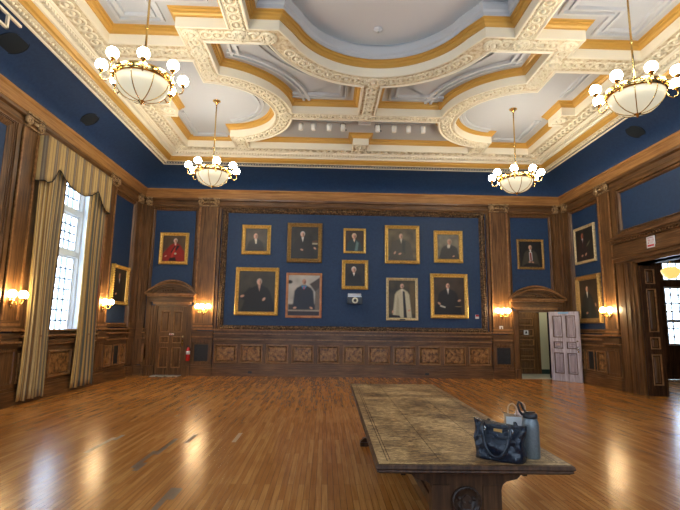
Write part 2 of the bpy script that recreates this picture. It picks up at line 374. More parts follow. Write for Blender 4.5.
# plaster cornice around the ceiling: leaf edge, gold band, dentils
PC = [(-5.2, -.93), (7.15, -.93), (7.15, 14.33), (-5.2, 14.33)]
MB().sweep(PC, [(-.03, 6.62), (0, 6.595), (.03, 6.60), (.05, 6.62), (.10, 6.615), (.2, 6.655), (.21, 6.66), (.23, 6.65), (.26, 6.68), (.30, 6.70), (.33, 6.745), (.34, 6.76), (.38, 6.765), (.40, 6.80), (.405, 6.84), (.5, 6.85), (.51, 6.87), (.54, 6.875), (.56, ZS)],
           True, mis=[0, 0, 0, 1, 1, 0, 2, 2, 2, 2, 2, 0, 0, 0, 1, 0, 0, 0]).build('trim_3', [CREAM, BAND, GOLD], **ST)
lf = MB(); dn = MB(); go = MB()
def along(P, step, closed=True):
    n = len(P); out = []; carry = 0
    segs = [(P[i], P[(i+1) % n]) for i in range(n if closed else n-1)]
    tot = sum(hypot(b[0]-a[0], b[1]-a[1]) for a, b in segs); k = max(1, round(tot/step)); st = tot/k; need = st/2; acc = 0
    for a, b in segs:
        l = hypot(b[0]-a[0], b[1]-a[1])
        while need <= acc+l+1e-9:
            t = (need-acc)/l; out.append((a[0]+(b[0]-a[0])*t, a[1]+(b[1]-a[1])*t, atan2(b[1]-a[1], b[0]-a[0]))); need += st
        acc += l
    return out
for x, y, a in along(off(PC, .125), .085):
    if y > 5: lf.ball((x, y, 6.63), .034, 6, 4, 0, (1, 1, .9))
for x, y, a in along(off(PC, .46), .085):
    if y > 5:
        c, s_ = cos(a), sin(a)
        q = [(x+c*i-s_*j, y+s_*i+c*j) for i, j in ((-.026, -.035), (.026, -.035), (.026, .035), (-.026, .035))]; dn.slab(q, 6.80, 6.852)
lf.build('leaf_moulding', ORN, bpy.data.objects['trim_3']); dn.build('dentil_course', CREAM, bpy.data.objects['trim_3'])
# guilloche relief on the beam soffits
lines = []
def ml(P, w=1):
    for fx in (0, 1):
        for fy in (0, 1): lines.append(([(2*XM-x if fx else x, 2*YM-y if fy else y) for x, y in P], w))
ml([(-4.2, 8.57), (-2.8, 8.57)]); ml([(-2.57, 8.1), (-2.57, 9.3)]); ml([(-2.4, 7.96), (-1.3, 7.96)])
ml(arc(*mc, 1.70, -74, 84, 40)); ml(arc(.97, 7.42, 2.04, 152, 92, 24)); ml([(-1.66, YM), (-1.66, 7.75)])
ml([(-2.57, 12.95), (-2.57, 13.5)]); ml([(-4.2, 11.09), (-3.95, 11.09)])
for fy in (0, 1):
    g = lambda y: 2*YM-y if fy else y
    lines.append(([(-.85, g(11.235)), (2.79, g(11.235))], .75)); lines.append(([(.97, g(9.7)), (.97, g(11.05))], 1)); lines.append(([(.97, g(13.1)), (.97, g(13.5))], 1))
Z = ZS-.004
for P, w in lines:
    pts = along(P, .21*w, False)
    if max(p[1] for p in P) < 5.5: continue
    for i, (x, y, a) in enumerate(pts):
        go.torus((x, y, Z), .105*w, .022, 14, 6, 0, 1.1); go.ball((x, y, Z), .045*w, 8, 5)
        for sgn in (-1, 1):
            go.ball((x+.105*w*cos(a)-sgn*.10*w*sin(a), y+.105*w*sin(a)+sgn*.10*w*cos(a), Z), .03, 6, 4)
for x, y, a in along(off(PC, .74), .21):
    if y > 5: go.torus((x, y, Z), .105, .022, 14, 6, 0, 1.1); go.ball((x, y, Z), .045, 8, 5)
for bx, by in [(-2.57, 7.96), (-2.57, 8.57), (-2.57, 9.35), (-1.66, 7.96), (-1.15, 8.0), (.97, 9.47), (.97, 11.235), (-1.1, 11.235), (-2.57, 12.87), (-2.57, 13.55), (.97, 13.2), (-4.0, 11.09), (-4.42, 8.57), (-4.45, 13.6)]:
    for fx in ((0, 1) if abs(bx-XM) > .01 else (0,)):
        x = 2*XM-bx if fx else bx
        for r, q in ((.15, .03), (.10, .026)): go.torus((x, by, Z-.01), r, q, 14, 6)
        go.ball((x, by, Z-.015), .06, 8, 5)
        for k in range(8): go.ball((x+.125*cos(k*pi/4), by+.125*sin(k*pi/4), Z-.02), .035, 6, 4)
go.build('guilloche_relief', ORN, ceiling)
# roof slab and side walls, unseen, added to keep daylight out
MB().box(-6.7, 8.3, -2.3, 15.5, 8.05, 8.15).box(-6.7, -6.5, -2.3, 15.5, 6, 8.1).box(8.1, 8.3, -2.3, 15.5, 6, 8.1).box(-6.7, 8.3, -2.4, -2.0, 6, 8.1).box(-6.7, 8.3, 15.2, 15.5, 6, 8.1).build('daylight_blocker', CREAM, ceiling)

# ------------------------------------------------------------------ panelling
tn = [4]
def tname():
    s = 'trim_%d' % tn[0]; tn[0] += 1; return s
def volute(mb, x, z, y, r):
    for k, (R, q) in enumerate(((r, r*.26), (r*.55, r*.2))):
        v0 = len(mb.v); mb.torus((0, 0, 0), R-q, q, 14, 6)
        for i in range(v0, len(mb.v)): a, b_, c = mb.v[i]; mb.v[i] = (x+a, y+c*1.2-.01*k, z+b_)
    mb.ball((x, y-.02, z), r*.28, 8, 6)
def pilaster(side, a, b, grille=None, capital=True):
    p = MB(TF[side])
    p.box(a+.02, b-.02, .08, D+.02, 1.45, 5.5)
    p.box(a+.02, a+.07, .055, .10, 1.62, 5.4, 2); p.box(b-.07, b-.02, .055, .10, 1.62, 5.4, 2)
    p.box(a+.0, b-.0, .03, D+.02, 1.51, 1.56, 2); p.box(a+.01, b-.01, .06, D+.02, 1.56, 1.62, 1)
    p.box(a-.04, b+.04, -.02, D+.02, 1.41, 1.46, 2); p.box(a-.02, b+.02, .03, D+.02, 1.46, 1.50, 1); p.box(a-.02, b+.02, .02, D+.02, 1.30, 1.38, 1)
    p.box(a-.04, b+.04, -.03, D+.02, 1.18, 1.22, 2); p.box(a-.01, b+.01, .03, D+.02, 1.10, 1.30, 1)
    p.box(a-.01, b+.01, .05, D+.02, .33, 1.10)
    p.frame(a+.01, b-.01, .36, 1.08, [(0, .05), (.0, .03), (.06, .03), (.07, .045), (.09, .05)])
    p.box(a-.04, b+.04, .0, D+.02, 0, .28, 1); p.box(a-.02, b+.02, .02, D+.02, .28, .34, 1)
    o = p.build(tname(), [WV, WH, WL], **ST)
    if capital:
        c = MB(TF[side]); w_ = b-a
        c.box(a-.02, b+.02, -.02, D, 5.665, 5.70); c.box(a+.02, b-.02, .07, D, 5.46, 5.66, 1); c.box(a-.0, b+.0, .03, D, 5.43, 5.46)
        volute(c, a+.07, 5.55, .01, .105); volute(c, b-.07, 5.55, .01, .105)
        n = 5
        for i in range(n): c.ball((a+.2+(w_-.4)*i/(n-1), .02, 5.56), .032, 8, 6, 0, (1, .8, 1.3))
        c.tube([(a+.1+(w_-.2)*t/8, .015, 5.655-.03*sin(pi*t/8)) for t in range(9)], .014, 6)
        c.build('capital', [WCAP, WV], o)
    return o
def corner_pil(side, a, b):
    p = MB(TF[side])
    p.box(a, b, .09, D+.02, 1.45, 5.42); p.box(a+.03, a+.07, .075, .1, 1.6, 5.3); p.box(b-.07, b-.03, .075, .1, 1.6, 5.3)
    p.box(a-.02, b+.02, .01, D+.02, 1.38, 1.50, 1); p.box(a-.01, b+.01, .04, D+.02, 1.1, 1.62, 1); p.box(a, b, .06, D+.02, .33, 1.12)
    p.box(a-.02, b+.02, .005, D+.02, 0, .3, 1)
    o = p.build(tname(), [WV, WH], **ST)
    c = MB(TF[side]); c.box(a-.01, b+.01, .0, D, 5.64, 5.70); c.box(a, b, .04, D, 5.42, 5.66); m_ = (a+b)/2
    volute(c, m_-.02 if b-a > .3 else m_, 5.54, .02, .11)
    if b-a > .3: volute(c, (a+.09) if side != 'back' or a > 0 else b-.09, 5.55, .03, .08)
    c.build('capital', WCAP, o)
def surround(side, a, b, z0, z1, w=.12):          # moulded oak border round a blue field
    MB(TF[side]).frame(a-w, b+w, z0-w*.6, z1+w*.3, [(0, D), (0, .09), (.02, .08), (.035, .13), (.07, .13), (.075, .10), (.095, .11), (w, .15), (w, D+.01)]).build(tname(), WV, **ST)
def dado(side, a, b, n, base=True):
    p = MB(TF[side])
    p.box(a, b, .12, D+.02, 0, 1.44)
    p.box(a, b, .075, .13, .33, .40, 1); p.box(a, b, .075, .13, .98, 1.10, 1)
    p.box(a, b, .01, .13, 1.115, 1.15, 3); p.box(a, b, .10, .13, 1.15, 1.24, 1); p.box(a, b, .05, .13, 1.24, 1.28, 1); p.box(a, b, -.03, .13, 1.29, 1.325, 3); p.box(a, b, .08, .13, 1.33, 1.37, 1); p.box(a, b, .0, .13, 1.40, 1.44, 3)
    pw = (b-a)/n; 
    for i in range(n+1):
        x = a+pw*i; s_ = .055; p.box(max(a, x-s_), min(b, x+s_), .0751, .13, .39, .99)
    for i in range(n):
        x0 = a+pw*i+.055; x1 = a+pw*(i+1)-.055
        p.frame(x0, x1, .40, .98, [(0, .075), (0, .045), (.022, .04), (.03, .118), (.058, .118)], 3)
        p.bev(x0+.055, x1-.055, .07, .12, .455, .925, .03, 2)
    o = p.build(tname(), [WV, WH, WP, WL], **ST)
    q = MB(TF[side]); q.prism([(0, 0)], 0, 0) if 0 else None
    q.box(a, b, .03, .13, 0, .24); q.box(a, b, .045, .13, .24, .29); q.box(a, b, .06, .13, .29, .34)
    return o, q
bb = {}
def dd(side, a, b, n):
    o, q = dado(side, a, b, n)
    if side in bb: 
        k = len(bb[side].v); bb[side].add(q.v, q.f)
    else: bb[side] = q
# back wall
corner_pil('back', -5.89, -5.72); corner_pil('back', 7.58, 7.78)
pilaster('back', -4.19, -3.54); pilaster('back', 5.42, 6.07)
surround('back', -5.60, -4.30, 2.66, 5.36); surround('back', 6.17, 7.46, 2.66, 5.36)
dd('back', -3.5, 5.38, 11)
dd('back', -5.72, -5.62, 1); dd('back', 7.5, 7.6, 1)
MB().box(XL-D, XL-.05, 14.86, YB+D, 0, 5.42).box(XL-D, -5.86, YB+.05, YB+D, 0, 5.42).box(XR+.05, XR+D, 14.86, YB+D, 0, 5.42).box(7.74, XR+D, YB+.05, YB+D, 0, 5.42).build(tname(), WV, **ST)
MB(TF['right']).box(12.04, 12.34, .10, D+.02, 4.1, 5.42).box(12.1, 12.2, .08, .11, 4.15, 5.4).build(tname(), WV, **ST)
MB(TF['left']).box(9.34, 9.76, .13, D+.02, 1.2, 5.42).box(12.09, 12.54, .13, D+.02, 1.2, 5.42).build(tname(), WV, **ST)
MB(TF['left']).box(8.60, 8.86, .10, D+.02, 1.4, 5.42).box(8.70, 8.80, .08, .11, 1.5, 5.4).build(tname(), WV, **ST)
# carved frame round the big blue field
cf = MB(TF['back']); cf.frame(-3.41, 5.27, 1.40, 5.41, [(0, D), (0, .07), (.02, .06), (.035, .10), (.05, .06), (.085, .04), (.12, .06), (.13, .10), (.15, .09), (.17, .13), (.17, D)])
for x0, x1, z0, z1 in ((-3.325, 5.185, 1.485, 5.325),):
    for x, z, a in along([(x0, z0), (x1, z0), (x1, z1), (x0, z1)], .075):
        cf.ball((x, .05, z), .03, 6, 4, 0, (1.1, .8, 1.1))
cf.build(tname(), WK, **ST)
MB(TF['back']).frame(-3.54, 5.42, 1.38, 5.46, [(0, D), (0, .1), (.08, .1), (.09, D)]).build(tname(), WV, **ST)
# left wall
corner_pil('left', 14.5, 14.9); pilaster('left', 12.5, 13.0); pilaster('left', 8.82, 9.36); pilaster('left', 4.04, 4.6)
surround('left', 13.12, 14.38, 1.55, 5.36); surround('left', 4.8, 8.50, 1.55, 5.36, .16)
dd('left', 13.04, 14.46, 3); dd('left', 9.4, 12.46, 3); dd('left', 4.64, 8.78, 4)
# right wall
corner_pil('right', 14.58, 14.9); pilaster('right', 12.3, 12.9)
surround('right', 13.02, 14.46, 1.55, 5.36); surround('right', 9.1, 11.95, 4.2, 5.34)
dd('right', 12.94, 14.54, 3)
pilaster('right', 8.1, 8.7); surround('right', 4.8, 7.9, 1.55, 5.36); dd('right', 4.7, 8.06, 4)
for s_, q in bb.items(): q.build('baseboard_'+s_, WH, **ST)
# doorway casing, right wall
c = MB(TF['right']); o0, o1, oz = RO
for a, b in ((o1, 12.26), (o0-.76, o0)):
    s_ = 1 if a == o1 else -1
    e0, e1 = (a, b) if s_ > 0 else (b, a)
    for k, (t0, t1, y) in enumerate(((0, .12, .10), (.10, .2, .06), (.2, .34, .02), (.34, .42, .07), (.42, .58, .04), (.58, .76, .08))):
        x0, x1 = e0+s_*t0, e0+s_*t1; c.box(min(x0, x1), max(x0, x1), y, D+.02, 0, oz+.05)
for z0, z1, y in ((oz, oz+.1, .10), (oz+.1, oz+.2, .04), (oz+.2, oz+.27, -.02), (oz+.27, oz+.34, .03), (oz+.34, oz+.60, .06), (oz+.60, oz+.66, .0), (oz+.66, oz+.70, -.05), (oz+.70, oz+.76, -.1), (oz+.76, oz+.80, .02), (oz+.80, oz+.86, .08)):
    c.box(o0-.78, 12.28, y, D+.02, z0, z1, 1)
x = o0-.7
while x < 12.2: c.box(x, x+.05, -.03, .05, oz+.605, oz+.655, 1); x += .1
c.build(tname(), [WV, WH], **ST)
# deep reveal lining
MB(TF['right']).box(o1, o1+.03, D+.02, .64, 0, oz+.03).box(o0-.03, o0, D+.02, .64, 0, oz+.03).box(o0-.03, o1+.03, D+.02, .64, oz, oz+.03).build(tname(), TWOOD, **ST)

# six-panel door leaf, hinge at x=0, extends to +x, faces -y
def leaf(name, W, H, mats, parent=None, loc=(0, 0, 0), rz=0, rows=None, cols=2, tags=None, T=.06):
    p = MB(); g = .018
    p.box(0, W, g, T-g, 0, H)
    st = .11; rows = rows or [(.22, .86), (.98, 1.20), (1.32, 2.0)]
    xs = [st+(W-st)*0]; pw = (W-st*(cols+1))/cols
    for yy0, yy1 in ((0, g), (T-g, T)):
        for i in range(cols+1): x = i*(pw+st); p.box(x, x+st, yy0, yy1, 0, H)
        z = 0
        for r0, r1 in rows+[(H, H)]: 
            for i in range(cols): x = st+i*(pw+st); p.box(x, x+pw, yy0, yy1, z, r0)
            z = r1
    for i in range(cols):
        x = st+i*(pw+st)
        for r0, r1 in rows:
            p.frame(x, x+pw, r0, r1, [(0, 0), (.004, -.014), (.018, -.014), (.03, g)], 1); p.frame(x, x+pw, r0, r1, [(0, T), (.004, T+.014), (.018, T+.014), (.03, T-g)], 1)
            p.bev(x+.055, x+pw-.055, -.002, g, r0+.055, r1-.055, .025, 2)
    o = p.build(name, mats, parent, loc, rz)
    for a, b in (tags or {}).items(): o[a] = b
    return o
def knob(parent, x, z, y=0, plate=True, m_=None):
    k = MB()
    if plate: k.box(x-.025, x+.025, y-.006, y+.004, z-.10, z+.08)
    k.lathe([(.0, 0), (.014, 0), (.012, .03), (.028, .04), (.032, .055), (.02, .07), (0, .072)], (x, y, z), 12, 0, 'y')
    k.build('door_knob', m_ or BRASS, parent)
def casing(x0, x1, zt, side='back'):
    c = MB(TF[side]); t = .235
    for s_, e in ((-1, x0), (1, x1)):
        for t0, t1, y in ((0, .04, .07), (.04, .10, .03), (.10, .17, .0), (.17, t, -.04)):
            a, b = sorted((e+s_*t0, e+s_*t1)); c.box(a, b, y, D+.1, 0, zt+.02)
            c.box(a, b, y-.03, D+.1, 0, .3)
    for z0, z1, e, y in ((0, .06, .06, .05), (.06, .13, .14, .01), (.13, .2, t, -.03), (.2, .26, t+.02, -.07), (.26, .30, t-.02, .0), (.30, .36, t+.06, -.15), (.36, .40, t+.10, -.25)):
        c.box(x0-e, x1+e, y, D+.1, zt+z0, zt+z1, 2 if y < -.1 or z0 == .06 else 1)
    # segmental pediment: back arch taller, front arch nested
    cx = (x0+x1)/2; hw = (x1-x0)/2+.32; zb = zt+.40
    def seg(w_, h_, n=20):
        R = (w_*w_+h_*h_)/(2*h_); a = math.asin(min(1, w_/R)); return [(cx+R*sin(-a+2*a*i/n), zb+R*cos(-a+2*a*i/n)-(R-h_)) for i in range(n+1)]
    A = seg(hw, .44); B = seg(hw+.03, .33)
    C = seg(hw-.14, .24)
    def ring(O, I, y0, y1, mi=1):
        n = len(O); v = [(x, y0, z) for x, z in O]+[(x, y0, max(zb, z)) for x, z in I]+[(x, y1, z) for x, z in O]+[(x, y1, max(zb, z)) for x, z in I]
        f = []
        for i in range(n-1): f += [(i, i+1, n+i+1, n+i), (2*n+i, 2*n+i+1, 3*n+i+1, 3*n+i), (i, i+1, 2*n+i+1, 2*n+i), (n+i, n+i+1, 3*n+i+1, 3*n+i)]
        c.add(v, f, mi)
    c.prism(A, .08, D+.02, 1)
    ring(A, [(x, z-.045) for x, z in A], -.06, .1, 2); ring([(x, z-.075) for x, z in A], [(x, z-.10) for x, z in A], .0, .1)
    ring(B, [(x, z-.04) for x, z in B], -.24, .1, 2); ring([(x, z-.04) for x, z in B], [(x, z-.065) for x, z in B], -.17, .1)
    ring([(cx+(x-cx)*.9, z-.03) for x, z in B], [(cx+(x-cx)*.9, z-.10) for x, z in B], -.06, .1)
    c.prism([(cx+(x-cx)*.86, max(zb, z-.10)) for x, z in B], .03, .09, 1)
    for k in range(-4, 5):
        if k: c.ball((cx+k*.075, -.005, zb+.10-.002*k*k), .035, 8, 5, 1, (1.1, .5, .7))
    c.ball((cx, -.005, zb+.11), .05, 8, 6, 1, (1, .6, 1.1))
    # side strips so the casing meets the panelling
    c.box(x0-.36, x0-t, .07, D+.02, 0, 2.5); c.box(x1+t, x1+.36, .07, D+.02, 0, 2.5)
    return c.build(tname(), [WV, WH, WL], **ST)
casing(DL[0], DL[1], DL[2]); casing(DR[0], DR[1], DR[2])
d1 = leaf('door_1', .90, 2.13, [WV, WL, WV], None, (DL[0], YB+.13, .004), 0, tags=ST)
knob(d1, .83, 1.0); 
dk = MB(); dk.lathe([(0, 0), (.03, 0), (.03, .015), (0, .02)], (.83, 0, 1.19), 12, 0, 'y'); dk.build('lock', PALEG, d1)
st_ = MB(); st_.box(.40, .55, -.011, -.0005, 1.235, 1.285, 0); st_.box(.43, .47, -.0125, -.011, 1.245, 1.275, 1); st_.box(.49, .53, -.0125, -.011, 1.245, 1.26, 1); st_.build('door_sticker', [WHITE, RED], d1)
LIL = noisy('window_sheen_door_paint', [(.3, (.25, .21, .24)), (.5, (.40, .37, .43)), (.7, (.58, .56, .64))], (9, 9, .8), 2.2, .32, .3, .004)  # pale lilac sheen of window light put into the door colour
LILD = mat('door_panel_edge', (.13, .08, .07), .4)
PANEL_SHEEN = noisy('window_sheen_door_panel', [(.3, (.22, .18, .21)), (.7, (.42, .38, .44))], (9, 9, .8), 2.2, .32, .3, .004)  # same painted-in sheen, a little darker, for the panels
d2 = leaf('door_2', .92, 2.12, [LIL, LILD, PANEL_SHEEN], None, (7.15, 14.73, .006), radians(-51), tags=ST)
knob(d2, .85, .98, 0, True, mat('steel', (.7, .7, .72), .25, 1)); 
dk = MB(); dk.lathe([(0, 0), (.026, 0), (.026, .02), (0, .02)], (.85, 0, 1.22), 12, 0, 'y'); dk.build('lock', mat('steel_lock', (.75, .75, .78), .25, 1), d2)
MB().box(.30, .62, -.012, -.0005, 2.055, 2.105).build('door_sticker', mat('sky_blue_tape', (.18, .45, .72), .5), d2)
# door folded into the reveal of the wide doorway
d3 = leaf('door_3', .47, 3.2, [TWOOD, WL, WV], None, (XR+D+.005, 11.43, .006), 0, rows=[(.25, 1.0), (1.12, 1.42), (1.54, 2.62), (2.74, 3.12)], cols=1, tags=ST, T=.06)

# ------------------------------------------------------------------ vestibule behind the right back door
CREAMW = mat('cream_wall', (.62, .6, .42), .6); TILE = noisy('pale_tile', [(.3, (.38, .38, .34)), (.7, (.55, .55, .5))], (1, 1, 1), 6, .35, .1, .002)
GREEN = mat('dark_green_base', (.01, .035, .03), .4)
v_ = MB(); v_.box(5.8, 8.4, 15.4, 17.3, -.1, 0, 1); v_.box(DR[0]-.02, DR[1]+.02, 15.0, 15.41, -.09, .004, 1)
v_.box(5.8, 8.4, 16.7, 16.8, 0, 2.9, 0); v_.box(5.7, 5.8, 15.39, 16.8, 0, 2.9, 0); v_.box(8.4, 8.5, 15.39, 16.8, 0, 2.9, 0); v_.box(5.7, 8.5, 15.39, 16.8, 2.85, 2.95, 0)
v_.box(5.8, 8.4, 16.68, 16.7, 0, .16, 2)
v_.box(DR[0]-.02, DR[0]+.0, 15.0, 15.41, 0, 2.16, 3); v_.box(DR[1]+.0, DR[1]+.02, 15.0, 15.41, 0, 2.16, 3); v_.box(DR[0]-.02, DR[1]+.02, 15.0, 15.41, 2.13, 2.16, 3)
v_.build('wall_vestibule', [CREAMW, TILE, GREEN, WV], **ST)
MB(TF['back']).box(DL[0]-.3, DL[1]+.3, D+.3, D+.36, 0, 2.5).build('wall_closet', WV, **ST)
d4 = leaf('door_4', .86, 2.1, [WV, WL, WV], None, (6.72, 16.60, .01), 0, rows=[(.18, .5), (.6, .88), (.98, 1.2), (1.3, 1.56), (1.68, 1.95)], cols=1, tags=ST)
MB().box(-.10, 0, -.01, .05, 0, 2.2).box(.86, .98, -.01, .05, 0, 2.2).box(-.10, .98, -.01, .05, 2.1, 2.25).build('door_frame', WV, d4)
sg = MB(); sg.box(.40, .56, -.022, -.006, 1.36, 1.52, 0); sg.ball((.48, -.024, 1.48), .018, 8, 6, 1); sg.prism([(.455, 1.465), (.505, 1.465), (.52, 1.40), (.44, 1.40)], -.026, -.022, 1); sg.build('restroom_sign', [WHITE, BLACK], d4)
knob(d4, .06, 1.0, 0, False)
pl = bpy.data.lights.new('vestibule_lamp', 'POINT'); pl.energy = 14; pl.color = (1, .93, .78); pl.shadow_soft_size = .15
po = bpy.data.objects.new('vestibule_lamp', pl); po.location = (7.3, 15.95, 2.6); COL.objects.link(po)

# ------------------------------------------------------------------ room beyond the wide doorway
nb = MB(); nb.box(8.12, 15, 6.5, 15.3, -.1, -.001, 1); nb.box(8.28, 15, 6.3, 6.5, 0, 4.6, 0)
nb.box(15, 15.2, 6.3, 15.5, 0, 4.6, 0); nb.box(8.28, 15.2, 6.3, 15.5, 4.5, 4.6, 2)
BW = [(9.2, 10.3), (11.42, 12.5), (12.75, 13.85)]
u = 8.28
for a, b in BW:
    nb.box(u, a, 15.3, 15.5, 0, 4.6, 0); nb.box(a, b, 15.3, 15.5, 0, 1.1, 0); nb.box(a, b, 15.3, 15.5, 3.9, 4.6, 0); nb.box(a, b, 15.3, 15.5, 3.05, 3.26, 0); u = b
nb.box(u, 15.2, 15.3, 15.5, 0, 4.6, 0)
nb.build('wall_side_room', [TWOOD, FLOOR, CREAM], **ST)
wn = [1]
def bars(x0, x1, z0, z1, y, nx, nz, t=.03, tf=None, mi=0, mb=None):
    for i in range(1, nx): x = x0+(x1-x0)*i/nx; mb.box(x-t/2, x+t/2, y, y+t, z0, z1, mi)
    for i in range(1, nz): z = z0+(z1-z0)*i/nz; mb.box(x0, x1, y+.003, y+t-.003, z-t/2, z+t/2, mi)
for a, b in BW:
    f = MB(); f.frame(a, b, 1.1, 3.05, [(0, 15.45), (0, 15.32), (.06, 15.32), (.06, 15.45)]); f.frame(a, b, 3.26, 3.9, [(0, 15.45), (0, 15.32), (.05, 15.32), (.05, 15.45)])
    bars(a, b, 1.1, 3.05, 15.36, 4, 7, .045, mb=f); bars(a, b, 3.26, 3.9, 15.36, 4, 2, .045, mb=f); f.box(a, b, 15.35, 15.41, 1.85, 1.93)
    o = f.build('window_%d' % wn[0], WWIN, **ST); wn[0] += 1
    MB().box(a, b, 15.42, 15.425, .75, 3.9).build('pane', GLASS, o)
    portal('daylight_side_room', ((a+b)/2, 15.6, 2.3), (radians(-90), 0, 0), b-a, 3.2)
# ------------------------------------------------------------------ windows of the hall
def hallwin(side, a, b):
    f = MB(TF[side]); y0 = .52
    for (x0, x1) in ((a, a+.02), (b-.02, b)): f.box(x0, x1, D-.005, .62, 1.22, 5.38)      # reveal boards
    f.box(a, b, D-.005, .62, 5.34, 5.38); f.box(a, b, D-.01, .62, 1.20, 1.24)
    f.frame(a+.02, b-.02, 1.24, 5.34, [(0, .6), (0, y0-.06), (.05, y0-.06), (.09, y0), (.09, .6)])
    mid = (a+b)/2
    f.box(mid-.06, mid+.06, y0-.04, .6, 1.24, 5.34); f.box(a+.05, b-.05, y0-.05, .6, 3.22, 3.36); f.box(a+.05, b-.05, y0-.05, .6, 4.28, 4.42)
    for i in (0, 1):
        x0, x1 = (a+.11, mid-.06) if i == 0 else (mid+.06, b-.11)
        for z0, z1 in ((1.33, 3.22), (3.36, 4.28), (4.42, 5.25)):
            f.frame(x0, x1, z0, z1, [(0, .6), (0, y0+.01), (.05, y0+.01), (.05, .6)])
            bars(x0+.05, x1-.05, z0+.05, z1-.05, .555, 4, max(3, round((z1-z0)/.26)), .036, mi=1, mb=f)
    o = f.build('window_%d' % wn[0], [WWIN, mat('window_lead', (.22, .28, .36), .5)], **ST); wn[0] += 1
    MB(TF[side]).box(a+.05, b-.05, .585, .59, 1.26, 5.3).build('pane', GLASS, o)
    MB(TF[side]).box(a-.08, b+.08, .0, D+.02, 1.16, 1.22).build('sill', WH, o)
for a, b in WINS: hallwin('left', a, b)
for a, b in FILL_WINS: hallwin('front', a, b)  # unseen, added to let in fill daylight
#THINGS
# ------------------------------------------------------------------ portraits
CANV = mat('oil_canvas', rough=.45); m = CANV
at_ = N(m, 'ShaderNodeVertexColor'); at_.layer_name = 'paint'
L(m, at_.outputs[0], bsdf(m).inputs['Base Color']); bump(m, noise(m, coords(m, (1, 1, 1)), 120, 3), .15, .002)
def lin(c): return np.array([((x/255)/12.92 if x/255 <= .04045 else ((x/255+.055)/1.055)**2.4) for x in c])
def paint(w_, h_, spec, seed):
    nx = 56; nz = int(nx*h_/w_); rg = np.random.RandomState(seed)
    X, Y = np.meshgrid((np.arange(nx+1))/nx, np.arange(nz+1)/nz); a = h_/w_
    img = np.zeros(X.shape+(3,))+lin(spec['bg'])
    lo = rg.rand(8, 8); xi = X*6.99; yi = Y*6.99; x0 = xi.astype(int); y0 = yi.astype(int); fx = (xi-x0)[..., None]; fy = (yi-y0)[..., None]
    g = lambda q, r: lo[r, q][..., None]
    n = (g(x0, y0)*(1-fx)+g(x0+1, y0)*fx)*(1-fy)+(g(x0, y0+1)*(1-fx)+g(x0+1, y0+1)*fx)*fy
    if 'bg2' in spec: img = img*(1-n)+lin(spec['bg2'])*n
    else: img = img*(.7+.6*n)
    for s in spec['shapes']:
        if s[0] == 'e':
            _, cx, cy, rx, ry, col, soft = s[:7]; rot = radians(s[7]) if len(s) > 7 else 0
            dx = X-cx; dy = (Y-cy)*a; u = dx*cos(rot)+dy*sin(rot); v = -dx*sin(rot)+dy*cos(rot)
            d = np.sqrt((u/rx)**2+(v/ry)**2); al = np.clip((1+soft-d)/(2*soft), 0, 1)
        else:
            _, poly, col, soft = s; P = np.array(poly); ins = np.zeros(X.shape, bool); dm = np.full(X.shape, 9.)
            for i in range(len(P)):
                (ax, ay), (bx, by) = P[i-1], P[i]
                c = ((ay > Y) != (by > Y)) & (X < (bx-ax)*(Y-ay)/((by-ay) if by != ay else 1e-9)+ax); ins ^= c
                vx, vy = bx-ax, (by-ay)*a; t = np.clip(((X-ax)*vx+(Y-ay)*a*vy)/(vx*vx+vy*vy+1e-9), 0, 1)
                dm = np.minimum(dm, np.hypot(X-ax-t*vx, (Y-ay)*a-t*vy))
            sd = np.where(ins, dm, -dm); al = np.clip((sd+soft*.1)/(soft*.2), 0, 1)
        al = al[..., None]; img = img*(1-al)+lin(col)*al*(.88+.24*rg.rand(*X.shape)[..., None]) 
    return X, Y, img
def man(x=.5, y=.72, r=.085, hair=(190, 185, 180), skin=(222, 176, 148), body=(24, 23, 26), hands=(), shirt=(225, 220, 210), sw=.3, bw=.42, tie=None, bald=False, bot=0., extra=(), pre=(), lapel=None):
    a = []
    a += list(pre)
    sy = y-r*1.25
    a.append(('p', [(x-r*.7, sy+.02), (x-sw*.75, sy-.05), (x-sw, sy-.13), (x-bw, bot), (x+bw, bot), (x+sw, sy-.13), (x+sw*.75, sy-.05), (x+r*.7, sy+.02)], body, .25))
    if lapel: a.append(('p', [(x-r*1.1, sy), (x-r*1.5, bot+.05), (x-r*.6, bot), (x, sy-.15)], lapel, .15)); a.append(('p', [(x+r*1.1, sy), (x+r*1.5, bot+.05), (x+r*.6, bot), (x, sy-.15)], lapel, .15))
    if shirt: a.append(('p', [(x-r*.5, sy+.02), (x+r*.5, sy+.02), (x+.01, sy-.13)], shirt, .12))
    if tie: a.append(('p', [(x-r*.15, sy-.01), (x+r*.15, sy-.01), (x+r*.25, sy-.28), (x-r*.2, sy-.28)], tie, .1))
    a.append(('e', x, y+r*.18, r*.98, r*1.18, hair, .12))
    a.append(('e', x, y-r*.02 if not bald else y+r*.1, r*.80, r*1.12, skin, .14))
    dk_ = tuple(int(c*.62) for c in skin); dk2 = tuple(int(c*.45) for c in skin)
    a.append(('e', x+r*.45, y-r*.1, r*.3, r*.8, dk_, .6))
    a.append(('e', x-r*.3, y+r*.12, r*.16, r*.08, dk2, .5)); a.append(('e', x+r*.3, y+r*.12, r*.16, r*.08, dk2, .5))
    a.append(('e', x+r*.03, y-r*.15, r*.1, r*.25, dk_, .5)); a.append(('e', x, y-r*.52, r*.25, r*.07, (140, 70, 60), .5))
    for h in hands: a.append(('e', h[0], h[1], .055, .032, (205, 155, 125), .3, h[2] if len(h) > 2 else 0))
    a += list(extra); return a
